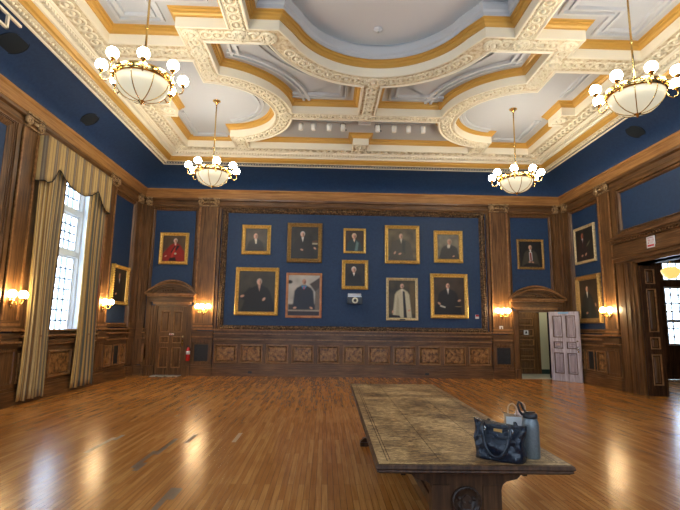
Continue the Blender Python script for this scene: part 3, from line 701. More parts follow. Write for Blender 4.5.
STY = {
 'gilt': (GILT, [(0, 0), (0, -.07), (.03, -.09), (.05, -.075), (.09, -.05), (.11, -.06), (.12, -.03)]),
 'carved': (GILTO, [(0, 0), (0, -.05), (.02, -.10), (.05, -.11), (.09, -.07), (.12, -.05), (.14, -.055), (.15, -.03)]),
 'thin': (GILT, [(0, 0), (0, -.05), (.02, -.065), (.05, -.05), (.07, -.03)]),
 'pale': (PALEG, [(0, 0), (0, -.05), (.03, -.07), (.07, -.05), (.09, -.03)]),
 'orange': (ORW, [(0, 0), (0, -.05), (.02, -.06), (.06, -.06), (.08, -.03)]),
 'dull': (GILTO, [(0, 0), (0, -.05), (.03, -.07), (.06, -.05), (.08, -.03)]),
}
pn = [0]
def portrait(side, x0, x1, z0, z1, sty, spec, label, orn=False, plate=None, wf=1.0, group=None):
    w_, h_ = x1-x0, z1-z0; loc = wallpt(side, (x0+x1)/2, D-.004, z0)
    t = thing('framed_portrait', label, 'painting', loc, RZ[side], group); pn[0] += 1
    M_, prof = STY[sty]; prof = [(a*wf, b) for a, b in prof]
    f = MB(); f.frame(-w_/2, w_/2, 0, h_, prof); fw_ = prof[-1][0]
    if sty in ('gilt', 'carved') and orn:
        for x, z, a in along([(-w_/2+fw_*.3, fw_*.3), (w_/2-fw_*.3, fw_*.3), (w_/2-fw_*.3, h_-fw_*.3), (-w_/2+fw_*.3, h_-fw_*.3)], .07): f.ball((x, -.09, z), .026, 6, 4)
        for sx in (-1, 1):
            for z in (fw_*.45, h_-fw_*.45): f.ball((sx*(w_/2-fw_*.45), -.095, z), .06, 8, 5, 0, (1, .5, 1))
    f.box(-w_/2+.01, w_/2-.01, -.02, 0, .01, h_-.01)
    f.build('frame', M_, t)
    cw, ch = w_-2*fw_, h_-2*fw_
    X, Y, img = paint(cw, ch, spec, 11+pn[0]); nz, nx = X.shape[0]-1, X.shape[1]-1
    c = MB(); vs = [(-cw/2-.005+(cw+.01)*X[j, i], -.034, fw_-.005+(ch+.01)*Y[j, i]) for j in range(nz+1) for i in range(nx+1)]
    c.add(vs, [(j*(nx+1)+i, j*(nx+1)+i+1, (j+1)*(nx+1)+i+1, (j+1)*(nx+1)+i) for j in range(nz) for i in range(nx)])
    vs2 = len(c.v); c.box(-cw/2-.005, cw/2+.005, -.033, -.022, fw_-.005, h_-fw_+.005)
    o = c.build('painted_canvas', CANV, t, recalc=False)
    ca = o.data.color_attributes.new('paint', 'FLOAT_COLOR', 'POINT'); flat = np.ones((len(c.v), 4)); flat[:] = (.03, .03, .03, 1); flat[:img.shape[0]*img.shape[1], :3] = img.reshape(-1, 3)
    ca.data.foreach_set('color', flat.ravel().astype(np.float32))
    if plate:
        p = MB(); p.box(-.07*wf-.02, .07*wf+.02, -.082, -.05, .015, .05); p.build('name_plate', plate, t)
    return t
def chain(*a): return a
DKB = (30, 28, 24)
portrait('back', -2.76, -1.82, 3.86, 4.84, 'gilt', dict(bg=(58, 54, 44), bg2=(84, 76, 62), shapes=man(.47, .66, .12, (60, 45, 35), body=(28, 27, 28), sw=.32, bw=.42, extra=[('p', [(.43, .5), (.53, .5), (.52, .32), (.46, .32)], (215, 208, 190), .1)])),
         'small gold-framed portrait of a man in white cravat, leftmost in the upper row')
portrait('back', -2.9, -1.51, 1.89, 3.43, 'gilt', dict(bg=(48, 44, 36), bg2=(72, 66, 52), shapes=man(.56, .73, .075, (175, 165, 155), body=(20, 19, 19), sw=.3, bw=.5, shirt=(190, 150, 130), pre=[('p', [(.04, .35), (.3, .6), (.4, .5), (.2, .25)], (20, 19, 19), .3)], hands=[(.1, .38, 15), (.7, .31, 50)])),
         'large carved gilt portrait of a bearded man in black robe with one arm outstretched', orn=True)
portrait('back', -1.28, -.13, 3.62, 4.94, 'carved', dict(bg=(50, 48, 42), bg2=(30, 28, 25), shapes=man(.42, .76, .085, (215, 210, 205), body=(34, 33, 33), sw=.3, bw=.5, hands=[(.4, .28, -25), (.88, .33, -40)], extra=[('p', [(.78, .5), (.98, .5), (.98, .45), (.78, .45)], (170, 160, 130), .1), ('p', [(.78, .56), (.98, .58), (.98, .52), (.78, .51)], (90, 60, 40), .1)])),
         'antique gold-framed portrait of a seated white-haired man in dark robe beside books', wf=.9, plate=BRASS)
portrait('back', -1.27, -.11, 1.83, 3.28, 'orange', dict(bg=(196, 192, 180), bg2=(160, 155, 145), shapes=[('p', [(0, 0), (1, 0), (1, .28), (0, .28)], (60, 55, 52), .3), ('p', [(.68, .78), (1, .95), (1, .55), (.85, .6)], (70, 62, 55), .2), ('p', [(.85, .05), (1, .05), (1, .7), (.86, .6)], (110, 100, 90), .2), ('e', .04, .83, .09, .06, (40, 36, 32), .3)]
         + man(.5, .83, .075, (175, 165, 155), (190, 140, 115), body=(34, 38, 52), shirt=None, sw=.3, bw=.36, bot=.16, bald=True, extra=[('p', [(.4, .74), (.6, .74), (.53, .66), (.47, .66)], (60, 140, 190), .1), ('p', [(.47, .71), (.53, .71), (.5, .64)], (200, 60, 50), .08), ('p', [(0, .14), (1, .14), (1, .105), (0, .105)], (165, 150, 130), .1), ('p', [(0, .1), (1, .1), (1, 0), (0, 0)], (46, 38, 48), .1)], hands=[(.22, .19, 10), (.74, .19, -30)])),
         'orange wood-framed portrait of a man in navy academic robe with blue hood')
portrait('back', .57, 1.31, 3.96, 4.79, 'thin', dict(bg=(60, 48, 38), bg2=(75, 62, 50), shapes=man(.47, .72, .13, (225, 205, 160), body=(50, 66, 66), shirt=(220, 200, 170), sw=.34, bw=.45, extra=[('p', [(.6, .5), (.72, .4), (.66, 0), (.5, 0)], (100, 130, 128), .3)])),
         'small thin-framed portrait of a pale-haired man in grey-green coat, above another portrait', wf=1.1)
portrait('back', .53, 1.39, 2.77, 3.73, 'gilt', dict(bg=(38, 32, 26), bg2=(58, 48, 38), shapes=man(.44, .72, .12, (230, 225, 215), body=(22, 22, 24), sw=.34, bw=.48, shirt=(235, 228, 215))),
         'broad gold-framed bust portrait of a white-haired man just above the black projector', wf=.95)
portrait('back', 1.94, 3.09, 3.64, 4.92, 'gilt', dict(bg=(120, 108, 82), bg2=(66, 60, 46), shapes=man(.46, .76, .08, (140, 120, 100), body=(78, 74, 62), sw=.34, bw=.46, shirt=(210, 195, 170), hands=[(.24, .24, 60), (.42, .21, 20)], extra=[('p', [(.5, .62), (.62, .6), (.6, .2), (.5, .3)], (56, 58, 52), .3)])),
         'bright gold-framed portrait of a seated man in grey-brown gown against mottled tan backdrop', plate=BLACK, wf=.95)
portrait('back', 1.98, 3.02, 1.79, 3.17, 'pale', dict(bg=(44, 40, 30), bg2=(78, 68, 44), shapes=[('p', [(.72, .1), (1, .1), (1, .95), (.8, .9)], (96, 80, 46), .5)]
         + man(.5, .84, .075, (190, 160, 140), body=(200, 192, 160), sw=.27, bw=.36, shirt=(230, 220, 200), bald=True, extra=[('p', [(.52, .72), (.6, .7), (.68, 0), (.56, 0)], (26, 26, 30), .15), ('p', [(.24, .0), (.4, .0), (.38, .5), (.32, .6)], (175, 166, 136), .3), ('p', [(0, .0), (.45, 0), (.4, .06), (0, .09)], (20, 18, 18), .1)], hands=[(.15, .16, 80), (.76, .2, 20)])),
         'narrow pale-framed portrait of a standing bald man in long cream-white robe', plate=BLACK)
portrait('back', 3.57, 4.53, 3.70, 4.77, 'gilt', dict(bg=(130, 124, 104), bg2=(80, 74, 60), shapes=man(.55, .7, .11, (165, 150, 130), (200, 150, 120), body=(44, 41, 36), sw=.36, bw=.5, shirt=(220, 205, 180), hands=[(.74, .12, 25)], extra=[('e', .5, .52, .05, .09, (215, 205, 185), .4)])),
         'thick gold-framed portrait of a leaning white-bearded man, rightmost of the upper row', wf=1.05)
portrait('back', 3.43, 4.66, 1.88, 3.33, 'gilt', dict(bg=(50, 40, 28), bg2=(74, 58, 44), shapes=man(.46, .77, .075, (70, 55, 45), body=(26, 25, 26), sw=.3, bw=.46, hands=[(.17, .3, -40), (.83, .38, 20)], extra=[('p', [(.2, .26), (.38, .21), (.36, .18), (.2, .22)], (215, 210, 190), .1), ('e', .8, .22, .1, .015, (140, 120, 80), .3)])),
         'bright gilt portrait of a seated figure in black gown, rightmost in the lower row', plate=BRASS)
portrait('back', -5.40, -4.48, 3.49, 4.53, 'gilt', dict(bg=(78, 64, 46), bg2=(98, 82, 60), shapes=[('p', [(.02, .03), (.02, .28), (.2, .5), (.4, .62), (.68, .64), (.95, .42), (1, .03)], (140, 32, 26), .3)]
         + man(.55, .79, .085, (225, 220, 215), body=(150, 32, 24), shirt=(230, 190, 180), sw=.28, bw=.4, extra=[('p', [(.5, .62), (.6, .62), (.45, .1), (.36, .1)], (200, 60, 42), .2), ('p', [(.52, .62), (.58, .6), (.4, .32), (.36, .36)], (30, 22, 24), .15), ('p', [(.62, .62), (.75, .6), (.6, .4), (.55, .46)], (24, 22, 28), .2), ('e', .57, .3, .05, .04, (190, 200, 170), .3), ('p', [(.28, .02), (.62, .02), (.58, .16), (.34, .14)], (22, 14, 16), .2)], hands=[(.15, .2, 30), (.47, .07, 0)])),
         'gold-framed portrait of a white-haired man in scarlet robes above the left door', wf=.85, plate=BRASS)
portrait('back', 6.36, 7.26, 3.53, 4.54, 'dull', dict(bg=(26, 25, 22), bg2=(34, 33, 30), shapes=man(.49, .76, .085, (150, 125, 90), body=(70, 66, 54), sw=.28, bw=.42, shirt=(235, 230, 225), extra=[('p', [(.43, .58), (.56, .58), (.58, .26), (.44, .24)], (225, 220, 220), .1), ('p', [(.46, .56), (.53, .56), (.55, .26), (.47, .26)], (150, 70, 50), .1), ('p', [(.1, .02), (.9, .02), (.8, .12), (.3, .14)], (26, 25, 26), .3)], hands=[(.45, .2, 10), (.58, .19, -20)])),
         'dull gold portrait of a man in tweed suit above the right door')
portrait('right', 13.22, 14.34, 3.59, 4.74, 'pale', dict(bg=(52, 48, 38), bg2=(38, 34, 28), shapes=man(.40, .78, .08, (70, 50, 40), (190, 110, 80), body=(50, 38, 34), sw=.24, bw=.4, shirt=(220, 220, 225), tie=(90, 40, 40), hands=[(.35, .16, 10), (.56, .18, 40)], extra=[('e', .72, .5, .12, .03, (110, 105, 80), .5, 35)])),
         'pale-framed portrait of a man in brown suit, upper painting on the right wall')
portrait('right', 13.1, 14.36, 1.77, 3.22, 'carved', dict(bg=(56, 44, 32), bg2=(74, 58, 40), shapes=man(.42, .76, .075, (36, 28, 24), (220, 170, 140), body=(34, 38, 38), sw=.26, bw=.46, shirt=(225, 225, 220), hands=[(.36, .14, 10), (.84, .34, -70)], extra=[('p', [(.5, .58), (.62, .5), (.55, 0), (.42, 0)], (44, 50, 50), .3)])),
         'carved gilt portrait of a dark-haired man in gown, lower painting on the right wall', orn=True)
portrait('left', 13.24, 14.3, 2.12, 3.26, 'gilt', dict(bg=(62, 52, 40), bg2=(40, 34, 27), shapes=man(.48, .78, .085, (36, 28, 22), (200, 150, 120), body=(22, 22, 26), sw=.26, bw=.40, hands=[(.3, .22, 10)])),
         'gold-framed portrait of a standing dark-haired man, the only painting on the left wall', orn=True, wf=.85)

# ------------------------------------------------------------------ chandeliers
def chandelier(x, y, rot, label):
    t = thing('chandelier', label, 'chandelier', (x, y, ZP), radians(rot), 'brass bowl chandeliers')
    H = ZP; z = lambda q: q-H
    q = MB(); q.lathe([(0, 0), (.10, 0), (.10, -.02), (.05, -.05), (.03, -.09), (0, -.09)], n=16); q.build('ceiling_rose', BRASS, t)
    q = MB(); q.tube([(0, 0, -.05), (0, 0, z(5.26))], .017, 8); q.ball((0, 0, z(6.2)), .03, 8, 6, 0, (1, 1, 1.4)); q.ball((0, 0, z(5.38)), .05, 10, 6); q.build('rod', BRASS, t)
    R = .40; rimz = 5.29; bot = 4.96
    pr = [(R*cos(a), z(rimz)-(rimz-bot)*sin(a)) for a in [pi/2*i/10 for i in range(11)]]; pr[-1] = (0, pr[-1][1])
    q = MB(); v = []; f = []; n = 32
    for i in range(n):
        for r, h in pr[:-1]: v.append((r*cos(2*pi*i/n), r*sin(2*pi*i/n), h))
    k = len(pr)-1
    for i in range(n):
        for j in range(k-1): f.append((i*k+j, ((i+1) % n)*k+j, ((i+1) % n)*k+j+1, i*k+j+1))
    v.append((0, 0, pr[-1][1]))
    for i in range(n): f.append((i*k+k-1, ((i+1) % n)*k+k-1, len(v)-1))
    q.add(v, f, 0, True); q.build('glass_bowl', BOWLM, t)
    q = MB(); q.lathe([(R-.01, z(rimz)-.025), (R+.02, z(rimz)-.03), (R+.035, z(rimz)), (R+.03, z(rimz)+.04), (R+.05, z(rimz)+.06), (R+.04, z(rimz)+.075), (R-.01, z(rimz)+.075), (R-.015, z(rimz))], n=32)
    for i in range(24): a = 2*pi*(i+.5)/24; q.ball(((R+.035)*cos(a), (R+.035)*sin(a), z(rimz)+.02), .026, 6, 4, 0, (1, 1, 1.2))
    q.build('brass_rim', BRASS, t)
    q = MB()
    for i in range(8):
        a = 2*pi*(i+.0)/8+.39; q.tube([((r+.006)*cos(a), (r+.006)*sin(a), h-.004) for r, h in pr[:-1]]+[(0, 0, pr[-1][1])], .008, 5)
    for i in range(4): a = pi*i/2; q.tube([((R)*cos(a), R*sin(a), z(rimz)+.05), (R*.5*cos(a), R*.5*sin(a), z(5.42)), (0, 0, z(5.42))], .010, 5)
    q.build('brass_ribs', BRASS, t)
    q = MB(); q.lathe([(0, z(bot)-.055), (.018, z(bot)-.05), (.02, z(bot)-.03), (.05, z(bot)-.005), (.055, z(bot)+.01), (0, z(bot)+.02)], n=12); q.build('finial', BRASS, t)
    for i in range(8):
        a = 2*pi*i/8; c, s_ = cos(a), sin(a)
        pts = [(.43, 5.28), (.46, 5.22), (.52, 5.185), (.575, 5.21), (.595, 5.26), (.58, 5.31)]
        q = MB(); q.tube([(r*c, r*s_, z(h)) for r, h in pts], .011, 6)
        q.lathe([(0, 0), (.015, 0), (.02, .02), (.045, .035), (.05, .05), (0, .055)], (.58*c, .58*s_, z(5.30)), 10)
        am = q.build('arm', BRASS, t)
        q = MB(); q.ball((.58*c, .58*s_, z(5.42)), .086, 16, 10); q.build('globe', FROST, am)
    return t
chandelier(-2.84, 11.16, -68, 'brass bowl chandelier with opal globes hanging at back left, nearer the scarlet portrait')
chandelier(4.77, 11.15, -117, 'brass bowl chandelier with opal globes hanging at back right, above the open door side')
chandelier(-2.87, 6.77, -69, 'large near chandelier with opal globes at upper left of the picture, before the window wall')
chandelier(4.87, 6.74, -104, 'large near chandelier with opal globes at upper right, against the right ceiling cornice')

# ------------------------------------------------------------------ wall sconces
def sconce(side, u, z0, label):
    t = thing('wall_sconce', label, 'wall lamp', wallpt(side, u, .068, z0), RZ[side], 'three-globe brass wall sconces')
    q = MB(); q.lathe([(0, 0), (.07, 0), (.075, .015), (.05, .03), (.03, .06), (0, .065)], (0, 0, 0), 14, 0, 'y'); q.ball((0, -.02, -.10), .03, 8, 6, 0, (1, .6, 2)); q.ball((0, -.02, .10), .03, 8, 6, 0, (1, .6, 1.6)); q.build('backplate', BRASS, t)
    for a in (-58, 0, 58):
        c, s_ = sin(radians(a)), -cos(radians(a)); e = .20
        q = MB(); q.tube([(0, -.05, 0), (.10*c, .10*s_-.02, -.07), (.17*c, .17*s_-.02, -.06), (e*c, e*s_-.02, 0), (e*c, e*s_-.02, .03)], .011, 6)
        q.lathe([(0, 0), (.04, .01), (.045, .03), (0, .035)], (e*c, e*s_-.02, .02), 10); am = q.build('arm', BRASS, t)
        q = MB(); q.ball((e*c, e*s_-.02, .115), .078, 14, 9); q.build('globe', FROSTS, am)
ZQ = 2.03
sconce('left', 9.06, ZQ-.04, 'brass wall sconce with globes on the pilaster left of the striped curtains')
sconce('left', 12.74, ZQ, 'brass wall sconce with globes just right of the curtains, below the left-wall portrait')
sconce('back', -3.86, ZQ, 'brass wall sconce on the pilaster between left door and big blue panel')
sconce('back', 5.74, ZQ, 'brass wall sconce on the back pilaster left of the open doorway')
sconce('right', 12.62, ZQ-.02, 'brass wall sconce on the right wall pilaster beside the wide doorway')

# ------------------------------------------------------------------ drapery
def cloth(name, label, a, b, z0, z1, xf, folds, amp, group=None, flare=0.0, bottom=None):
    n = folds*10; mrows = 26; q = MB(); q.uv = []
    for side_ in (0, 1):
        for j in range(mrows+1):
            v = j/mrows; 
            for i in range(n+1):
                u = i/n; ph = u*folds*2*pi; k = .55+.45*(1-v)
                zz = z0+(z1-z0)*v; 
                yy = a+(b-a)*u + (u-.5)*flare*(1-v) + .02*sin(ph*.5+3*v)
                dx = amp*k*(sin(ph)+.35*sin(2.3*ph+1+2*v)) + .02*sin(5*v+u*3)
                q.v.append((xf+dx-(.006 if side_ else 0), yy, zz + (.02*sin(ph*.5) if j == 0 else 0))); q.uv.append((u*(b-a)*1.7, v))
    W_ = n+1; T_ = W_*(mrows+1)
    for s0 in (0, T_):
        for j in range(mrows):
            for i in range(n): q.f.append((s0+j*W_+i, s0+j*W_+i+1, s0+(j+1)*W_+i+1, s0+(j+1)*W_+i)); q.mi.append(0); q.sm.append(True)
    for j in (0, mrows):
        for i in range(n): q.f.append((j*W_+i, j*W_+i+1, T_+j*W_+i+1, T_+j*W_+i)); q.mi.append(0); q.sm.append(False)
    t = q.build(name, DRAPE, recalc=True); t['label'] = label; t['category'] = 'curtain'
    if group: t['group'] = group
    return t
G_ = 'long striped curtain panels at the tall window'
cloth('curtain', 'long striped curtain panel hanging left of the bright window, beside the near sconce', 9.38, 10.28, .08, 4.95, XL+.02, 6, .055, G_, .0)
cloth('curtain', 'long striped curtain panel hanging right of the bright window, beside the far sconce', 11.42, 12.22, .08, 4.95, XL+.02, 6, .05, G_, .28)
# pelmet: box valance with scalloped hem
q = MB(); q.uv = []
path = [(XL-D+.02, 9.36), (XL-.05, 9.34)]+[(XL+.15, 9.32+(12.22-9.32)*i/60) for i in range(61)]+[(XL-D+.02, 12.26)]
def hem(t):      # t 0..1 along the front
    pts = [(0, 4.46), (.05, 4.44), (.10, 4.50), (.135, 4.62), (.165, 4.80), (.19, 4.84), (.25, 4.72), (.33, 4.62), (.45, 4.56), (.56, 4.57), (.66, 4.66), (.74, 4.80), (.77, 4.86), (.80, 4.80), (.85, 4.62), (.92, 4.48), (1, 4.46)]
    for (a, p), (b, r) in zip(pts, pts[1:]):
        if a <= t <= b: return p+(r-p)*(t-a)/(b-a)
    return 4.46
s0 = 0; L_ = []
for i, p in enumerate(path):
    if i: s0 += hypot(p[0]-path[i-1][0], p[1]-path[i-1][1])
    L_.append(s0)
K = len(path); rows = 8
for lay in (0, 1):
    for j in range(rows+1):
        for i, (x, y) in enumerate(path):
            h = hem(min(1, max(0, (i-1)/60))); zt = 5.42; v = j/rows
            wob = .008*sin(L_[i]*30)*(1-v); 
            q.v.append((x+wob-(.012 if lay else 0), y, h+(zt-h)*v)); q.uv.append((L_[i]*2.7, v))
for lay in (0, K*(rows+1)):
    for j in range(rows):
        for i in range(K-1): q.f.append((lay+j*K+i, lay+j*K+i+1, lay+(j+1)*K+i+1, lay+(j+1)*K+i)); q.mi.append(0); q.sm.append(True)
o2 = K*(rows+1)
for i in range(K-1): q.f.append((i, i+1, o2+i+1, o2+i)); q.mi.append(1); q.sm.append(False); q.f.append((rows*K+i, rows*K+i+1, o2+rows*K+i+1, o2+rows*K+i)); q.mi.append(0); q.sm.append(False)
vl = q.build('valance', [VAL, BLACK], recalc=True); vl['label'] = 'striped box valance with scalloped hem mounted across the top of the window'; vl['category'] = 'valance'
q = MB(); P_ = [(path[i][0]+.006, path[i][1], hem(min(1, max(0, (i-1)/60)))-.004) for i in range(K)]; q.tube(P_, .012, 5); q.build('hem_braid', mat('dark_braid', (.04, .03, .02), .8), vl)

# ------------------------------------------------------------------ table
tb = thing('long_table', 'long worn wooden refectory table with carved pedestal standing on the oak floor', 'table', (.955, 4.89, 0), radians(-.8))
hw, hl = .585, 1.95
q = MB(); q.slab([(-hw, -hl), (hw, -hl), (hw, hl), (-hw, hl)], .745, .78, 0)
q.sweep([(-hw, -hl), (-hw, hl), (hw, hl), (hw, -hl)], [(-.0, .779), (.015, .775), (.02, .755), (.008, .745), (.012, .735), (-.01, .722), (-.03, .72), (-.03, .745)], True, mi=1)
q.slab([(-hw+.02, -hl+.02), (hw-.02, -hl+.02), (hw-.02, hl-.02), (-hw+.02, hl-.02)], .722, .746, 1)
for e in (.055, .075):      # incised border lines
    for a, b, c, d in ((-hw+e, -hw+e+.005, -hl+e, hl-e), (hw-e-.005, hw-e, -hl+e, hl-e), (-hw+e, hw-e, -hl+e, -hl+e+.005), (-hw+e, hw-e, hl-e-.005, hl-e)): q.box(a, b, c, d, .779, .7806, 1)
for x in (-.2, .2): q.box(x, x+.004, -hl+.08, hl-.08, .779, .7804, 1)
q.build('tabletop', [TOP, TWOOD], tb)
q = MB()
for s_ in (-1, 1): q.box(s_*.40-.015, s_*.40+.015, -hl+.25, hl-.25, .64, .722)
q.build('apron', TWOOD, tb)
def pedestal(y, sgn):
    br = [(-.50, .722), (.50, .722), (.50, .70), (.44, .695), (.40, .665), (.355, .66), (.33, .635), (.26, .62), (.235, .60), (.225, .57)]
    poly = [(-.5, .722), (-.5, .70), (-.44, .695), (-.40, .665), (-.355, .66), (-.33, .635), (-.26, .62), (-.235, .60), (-.225, .57), (-.225, .16), (-.26, .12), (-.42, .10), (-.46, .06), (-.46, 0), (.46, 0), (.46, .06), (.42, .10), (.26, .12), (.225, .16), (.225, .57), (.235, .60), (.26, .62), (.33, .635), (.355, .66), (.40, .665), (.44, .695), (.5, .70), (.5, .722)]
    q = MB(); q.prism(poly, y-.045, y+.045)
    yf = y-.045 if sgn < 0 else y+.045
    for a, b in ((-.225, -.11), (.10, .225)): q.box(a+.004, b-.004, min(yf, yf+sgn*.008), max(yf, yf+sgn*.008), .17, .60)
    o = q.build('pedestal', TWOOD, tb)
    if sgn < 0:
        q = MB(); c = (-.005, yf-.002, .50)
        q.lathe([(0, 0), (.092, 0), (.096, .012), (.088, .022), (.078, .012), (.074, .006), (0, .006)], c, 28, 0, 'y')
        q.tube([(c[0]+.055*cos(t), c[1]-.008, c[2]-.01+.05*sin(t)) for t in [pi+pi*i/8 for i in range(9)]], .006, 5)
        q.prism([(c[0]-.03, c[2]-.04), (c[0]+.03, c[2]-.04), (c[0]+.032, c[2]+.02), (c[0], c[2]+.045), (c[0]-.032, c[2]+.02)], c[1]-.016, c[1]-.004)
        for k in (-1, 1): q.ball((c[0]+k*.045, c[1]-.01, c[2]+.02), .014, 6, 5); q.ball((c[0]+k*.02, c[1]-.017, c[2]+.0), .01, 6, 4)
        for k in range(20): a = 2*pi*k/20; q.ball((c[0]+.084*cos(a), c[1]-.02, c[2]+.084*sin(a)), .006, 5, 4)
        q.build('carved_medallion', mat('carved_dark_oak', (.035, .016, .008), .35), o)
pedestal(-1.70, -1); pedestal(1.70, 1)
q = MB(); q.box(-.05, .05, -1.66, 1.66, .14, .22); q.box(-.03, .03, -1.66, 1.66, .22, .30); q.build('stretcher', TWOOD, tb)
for yy in (-1.70, 1.70):
    for x in (-.42, .42): q = MB(); q.box(x-.05, x+.05, yy-.07, yy+.07, 0, .05); q.build('foot', TWOOD, tb)

# ------------------------------------------------------------------ tote bag
LEA = noisy('navy_black_leather', [(.3, (.004, .006, .012)), (.7, (.010, .016, .030))], (1, 1, 1), 14, .24, .9, .012)
STRP = mat('dark_blue_strap', (.008, .011, .02), .22)
NICK = mat('nickel', (.6, .6, .58), .2, 1)
bgt = thing('tote_bag', 'black-blue leather tote bag with looped straps standing on the near table end', 'handbag', (1.13, 3.07, .78), radians(-36))
q = MB(); n = 40; rows = 16; Wb, Db, Hb = .30, .155, .205; rg = random.Random(3)
for j in range(rows+1):
    v = j/rows; w_ = Wb*(1+.10*v-.06*sin(pi*v)); d_ = Db*(1-.62*v**1.5)+.02*sin(pi*v)
    for i in range(n):
        a = 2*pi*i/n; ca, sa = cos(a), sin(a); e = .45
        x = w_/2*math.copysign(abs(ca)**e, ca); y = d_/2*math.copysign(abs(sa)**e, sa)
        k = 1 if 0 < j < rows else .3
        y += k*(.007*sin(9*x/.1+5*v)*sin(3.1*v*pi)+.005*sin(25*x+14*v)+.004*sin(60*x-20*v)); x += k*.006*sin(8*v+a*2)
        z = (Hb-.06*x)*v + (.014*cos(x/w_*pi*2.0)*-1 if j == rows else 0) - (.0 if j else 0) + (.006*abs(x/w_*2)**3 if j > rows-3 else 0)
        q.v.append((x, y, z))
for j in range(rows):
    for i in range(n): k = (i+1) % n; q.f.append((j*n+i, j*n+k, (j+1)*n+k, (j+1)*n+i)); q.mi.append(0); q.sm.append(True)
q.f.append(tuple(range(n))[::-1]); q.mi.append(0); q.sm.append(False)
q.f.append(tuple(rows*n+i for i in range(n))); q.mi.append(0); q.sm.append(False)
bo = q.build('bag_body', LEA, bgt)
q = MB(); q.tube([(x, -.070, .135) for x in (-.12, -.06, 0, .06, .12)], .003, 5); q.build('front_seam', LEA, bo)
for sy, lo in ((-1, .03), (1, .03)):
    q = MB(); P = [(-.085, sy*.05, .14), (-.085, sy*.052, .19), (-.084, sy*.048, .215), (-.083, sy*.06, .222), (-.088, sy*.078, .20)]
    for t in range(1, 24):
        u = t/24; P.append(((-.088+.176*u)*(1+.3*sin(pi*u)), sy*(.078+.022*sin(pi*u)), .20-(.20-lo)*sin(pi*u)**.6))
    P += [(.088, sy*.078, .20), (.083, sy*.06, .222), (.084, sy*.048, .215), (.085, sy*.052, .19), (.085, sy*.05, .14)]
    q.tube(P, .010, 8, flat=.4)
    q.build('strap', STRP, bgt)
    for x in (-.085, .085) if sy < 0 else ():
        q = MB(); q.tube([(x+.014*cos(a), sy*.056, .185+.014*sin(a)) for a in [2*pi*i/10 for i in range(10)]], .0035, 5, closed=True)
        q.build('metal_ring', NICK, bgt)
q = MB(); q.box(-.022, .03, -.052, -.040, .165, .188); q.build('gold_tag', mat('gold_tag', (.85, .6, .22), .3, .8), bgt)
# paper bag
KR = mat('kraft_paper', (.42, .28, .16), .8); PW = mat('white_label_paper', (.62, .60, .57), .75)
pb = thing('paper_bag', 'small brown paper carrier bag with twisted handles standing behind the tote bag', 'paper bag', (1.335, 3.33, .78), radians(-12))
q = MB(); v = [(-.065, -.045, 0), (.065, -.045, 0), (.065, .045, 0), (-.065, .045, 0), (-.065, -.045, .22), (.065, -.045, .22), (.065, .045, .22), (-.065, .045, .22), (-.058, 0, .12), (.058, 0, .12)]
q.add(v, [(0, 1, 2, 3), (0, 1, 5, 4), (3, 2, 6, 7), (0, 4, 8), (4, 7, 8), (7, 3, 8), (3, 0, 8), (1, 5, 9), (5, 6, 9), (6, 2, 9), (2, 1, 9)], 0); q.build('bag_body', KR, pb)
q = MB(); q.box(-.063, .04, -.0475, -.0455, .08, .215); q.build('front_label', PW, pb)
for sy in (-1, 1):
    q = MB(); x0 = -.02 if sy < 0 else .055; q.tube([(x0-.028, sy*.04, .20), (x0-.028, sy*.04, .262)]+[(x0+.028*-cos(t), sy*.04, .262+.04*sin(t)) for t in [pi*i/8 for i in range(1, 8)]]+[(x0+.028, sy*.04, .262), (x0+.028, sy*.04, .20)], .004, 6); q.build('handle', mat('paper_cord', (.5, .33, .2), .8), pb)
q = MB()
for k in range(7): q.ball((.02+.045*rg.random(), -.02+.04*rg.random(), .215+.03*rg.random()), .02, 6, 5, 0, (1, .8, .7))
q.build('tissue', mat('pale_tissue', (.7, .5, .42), .8), pb)
# bottle
bt_ = thing('water_bottle', 'grey-blue insulated water bottle with black lid standing right of the tote bag', 'bottle', (1.345, 3.10, .78))
STEEL = noisy('blue_grey_powder_coat', [(.3, (.13, .145, .15)), (.7, (.19, .21, .215))], (1, 1, 1), 90, .38, .3, .001, .3)
q = MB(); q.lathe([(0, 0), (.050, 0), (.053, .006), (.053, .20), (.050, .220), (.043, .236), (.042, .245), (0, .245)], n=32); q.build('bottle_body', STEEL, bt_)
q = MB(); q.lathe([(0, .245), (.045, .245), (.046, .25), (.046, .268), (.042, .274), (0, .274)], n=28); q.box(-.03, .03, -.012, .012, .272, .284); q.build('lid', BLACK, bt_)
q = MB(); q.tube([(-.048, 0, .262), (-.066, 0, .285), (-.078, 0, .325), (-.07, 0, .345), (-.055, 0, .335), (-.042, 0, .30), (-.03, 0, .285)], .008, 8); q.build('carry_loop', BLACK, bt_)

# ------------------------------------------------------------------ small fittings
def vent(side, a, b, z0, z1, y, label):
    t = thing('wall_vent', label, 'vent', wallpt(side, (a+b)/2, y, z0), RZ[side], 'dark grilles in the panelling')
    w_ = b-a; h_ = z1-z0
    q = MB(); q.frame(-w_/2, w_/2, 0, h_, [(0, .0), (0, -.015), (.02, -.018), (.03, -.005)]); q.build('grille_frame', WV, t)
    q = MB(); q.box(-w_/2+.02, w_/2-.02, -.006, 0, .02, h_-.02)
    for i in range(int(h_/.03)): q.box(-w_/2+.03, w_/2-.03, -.010, -.005, .04+i*.03-.006, .04+i*.03+.006) if .04+i*.03 < h_-.03 else None
    q.build('grille', GRILL, t)
vent('back', -4.10, -3.62, .42, .99, .045, 'dark grille low in the pilaster base beside the fire extinguisher')
vent('back', 5.50, 5.99, .42, .99, .045, 'dark grille low in the pilaster base left of the open doorway')
vent('left', 13.5, 13.95, .42, .97, .07, 'dark grille low on the left wall under its portrait')
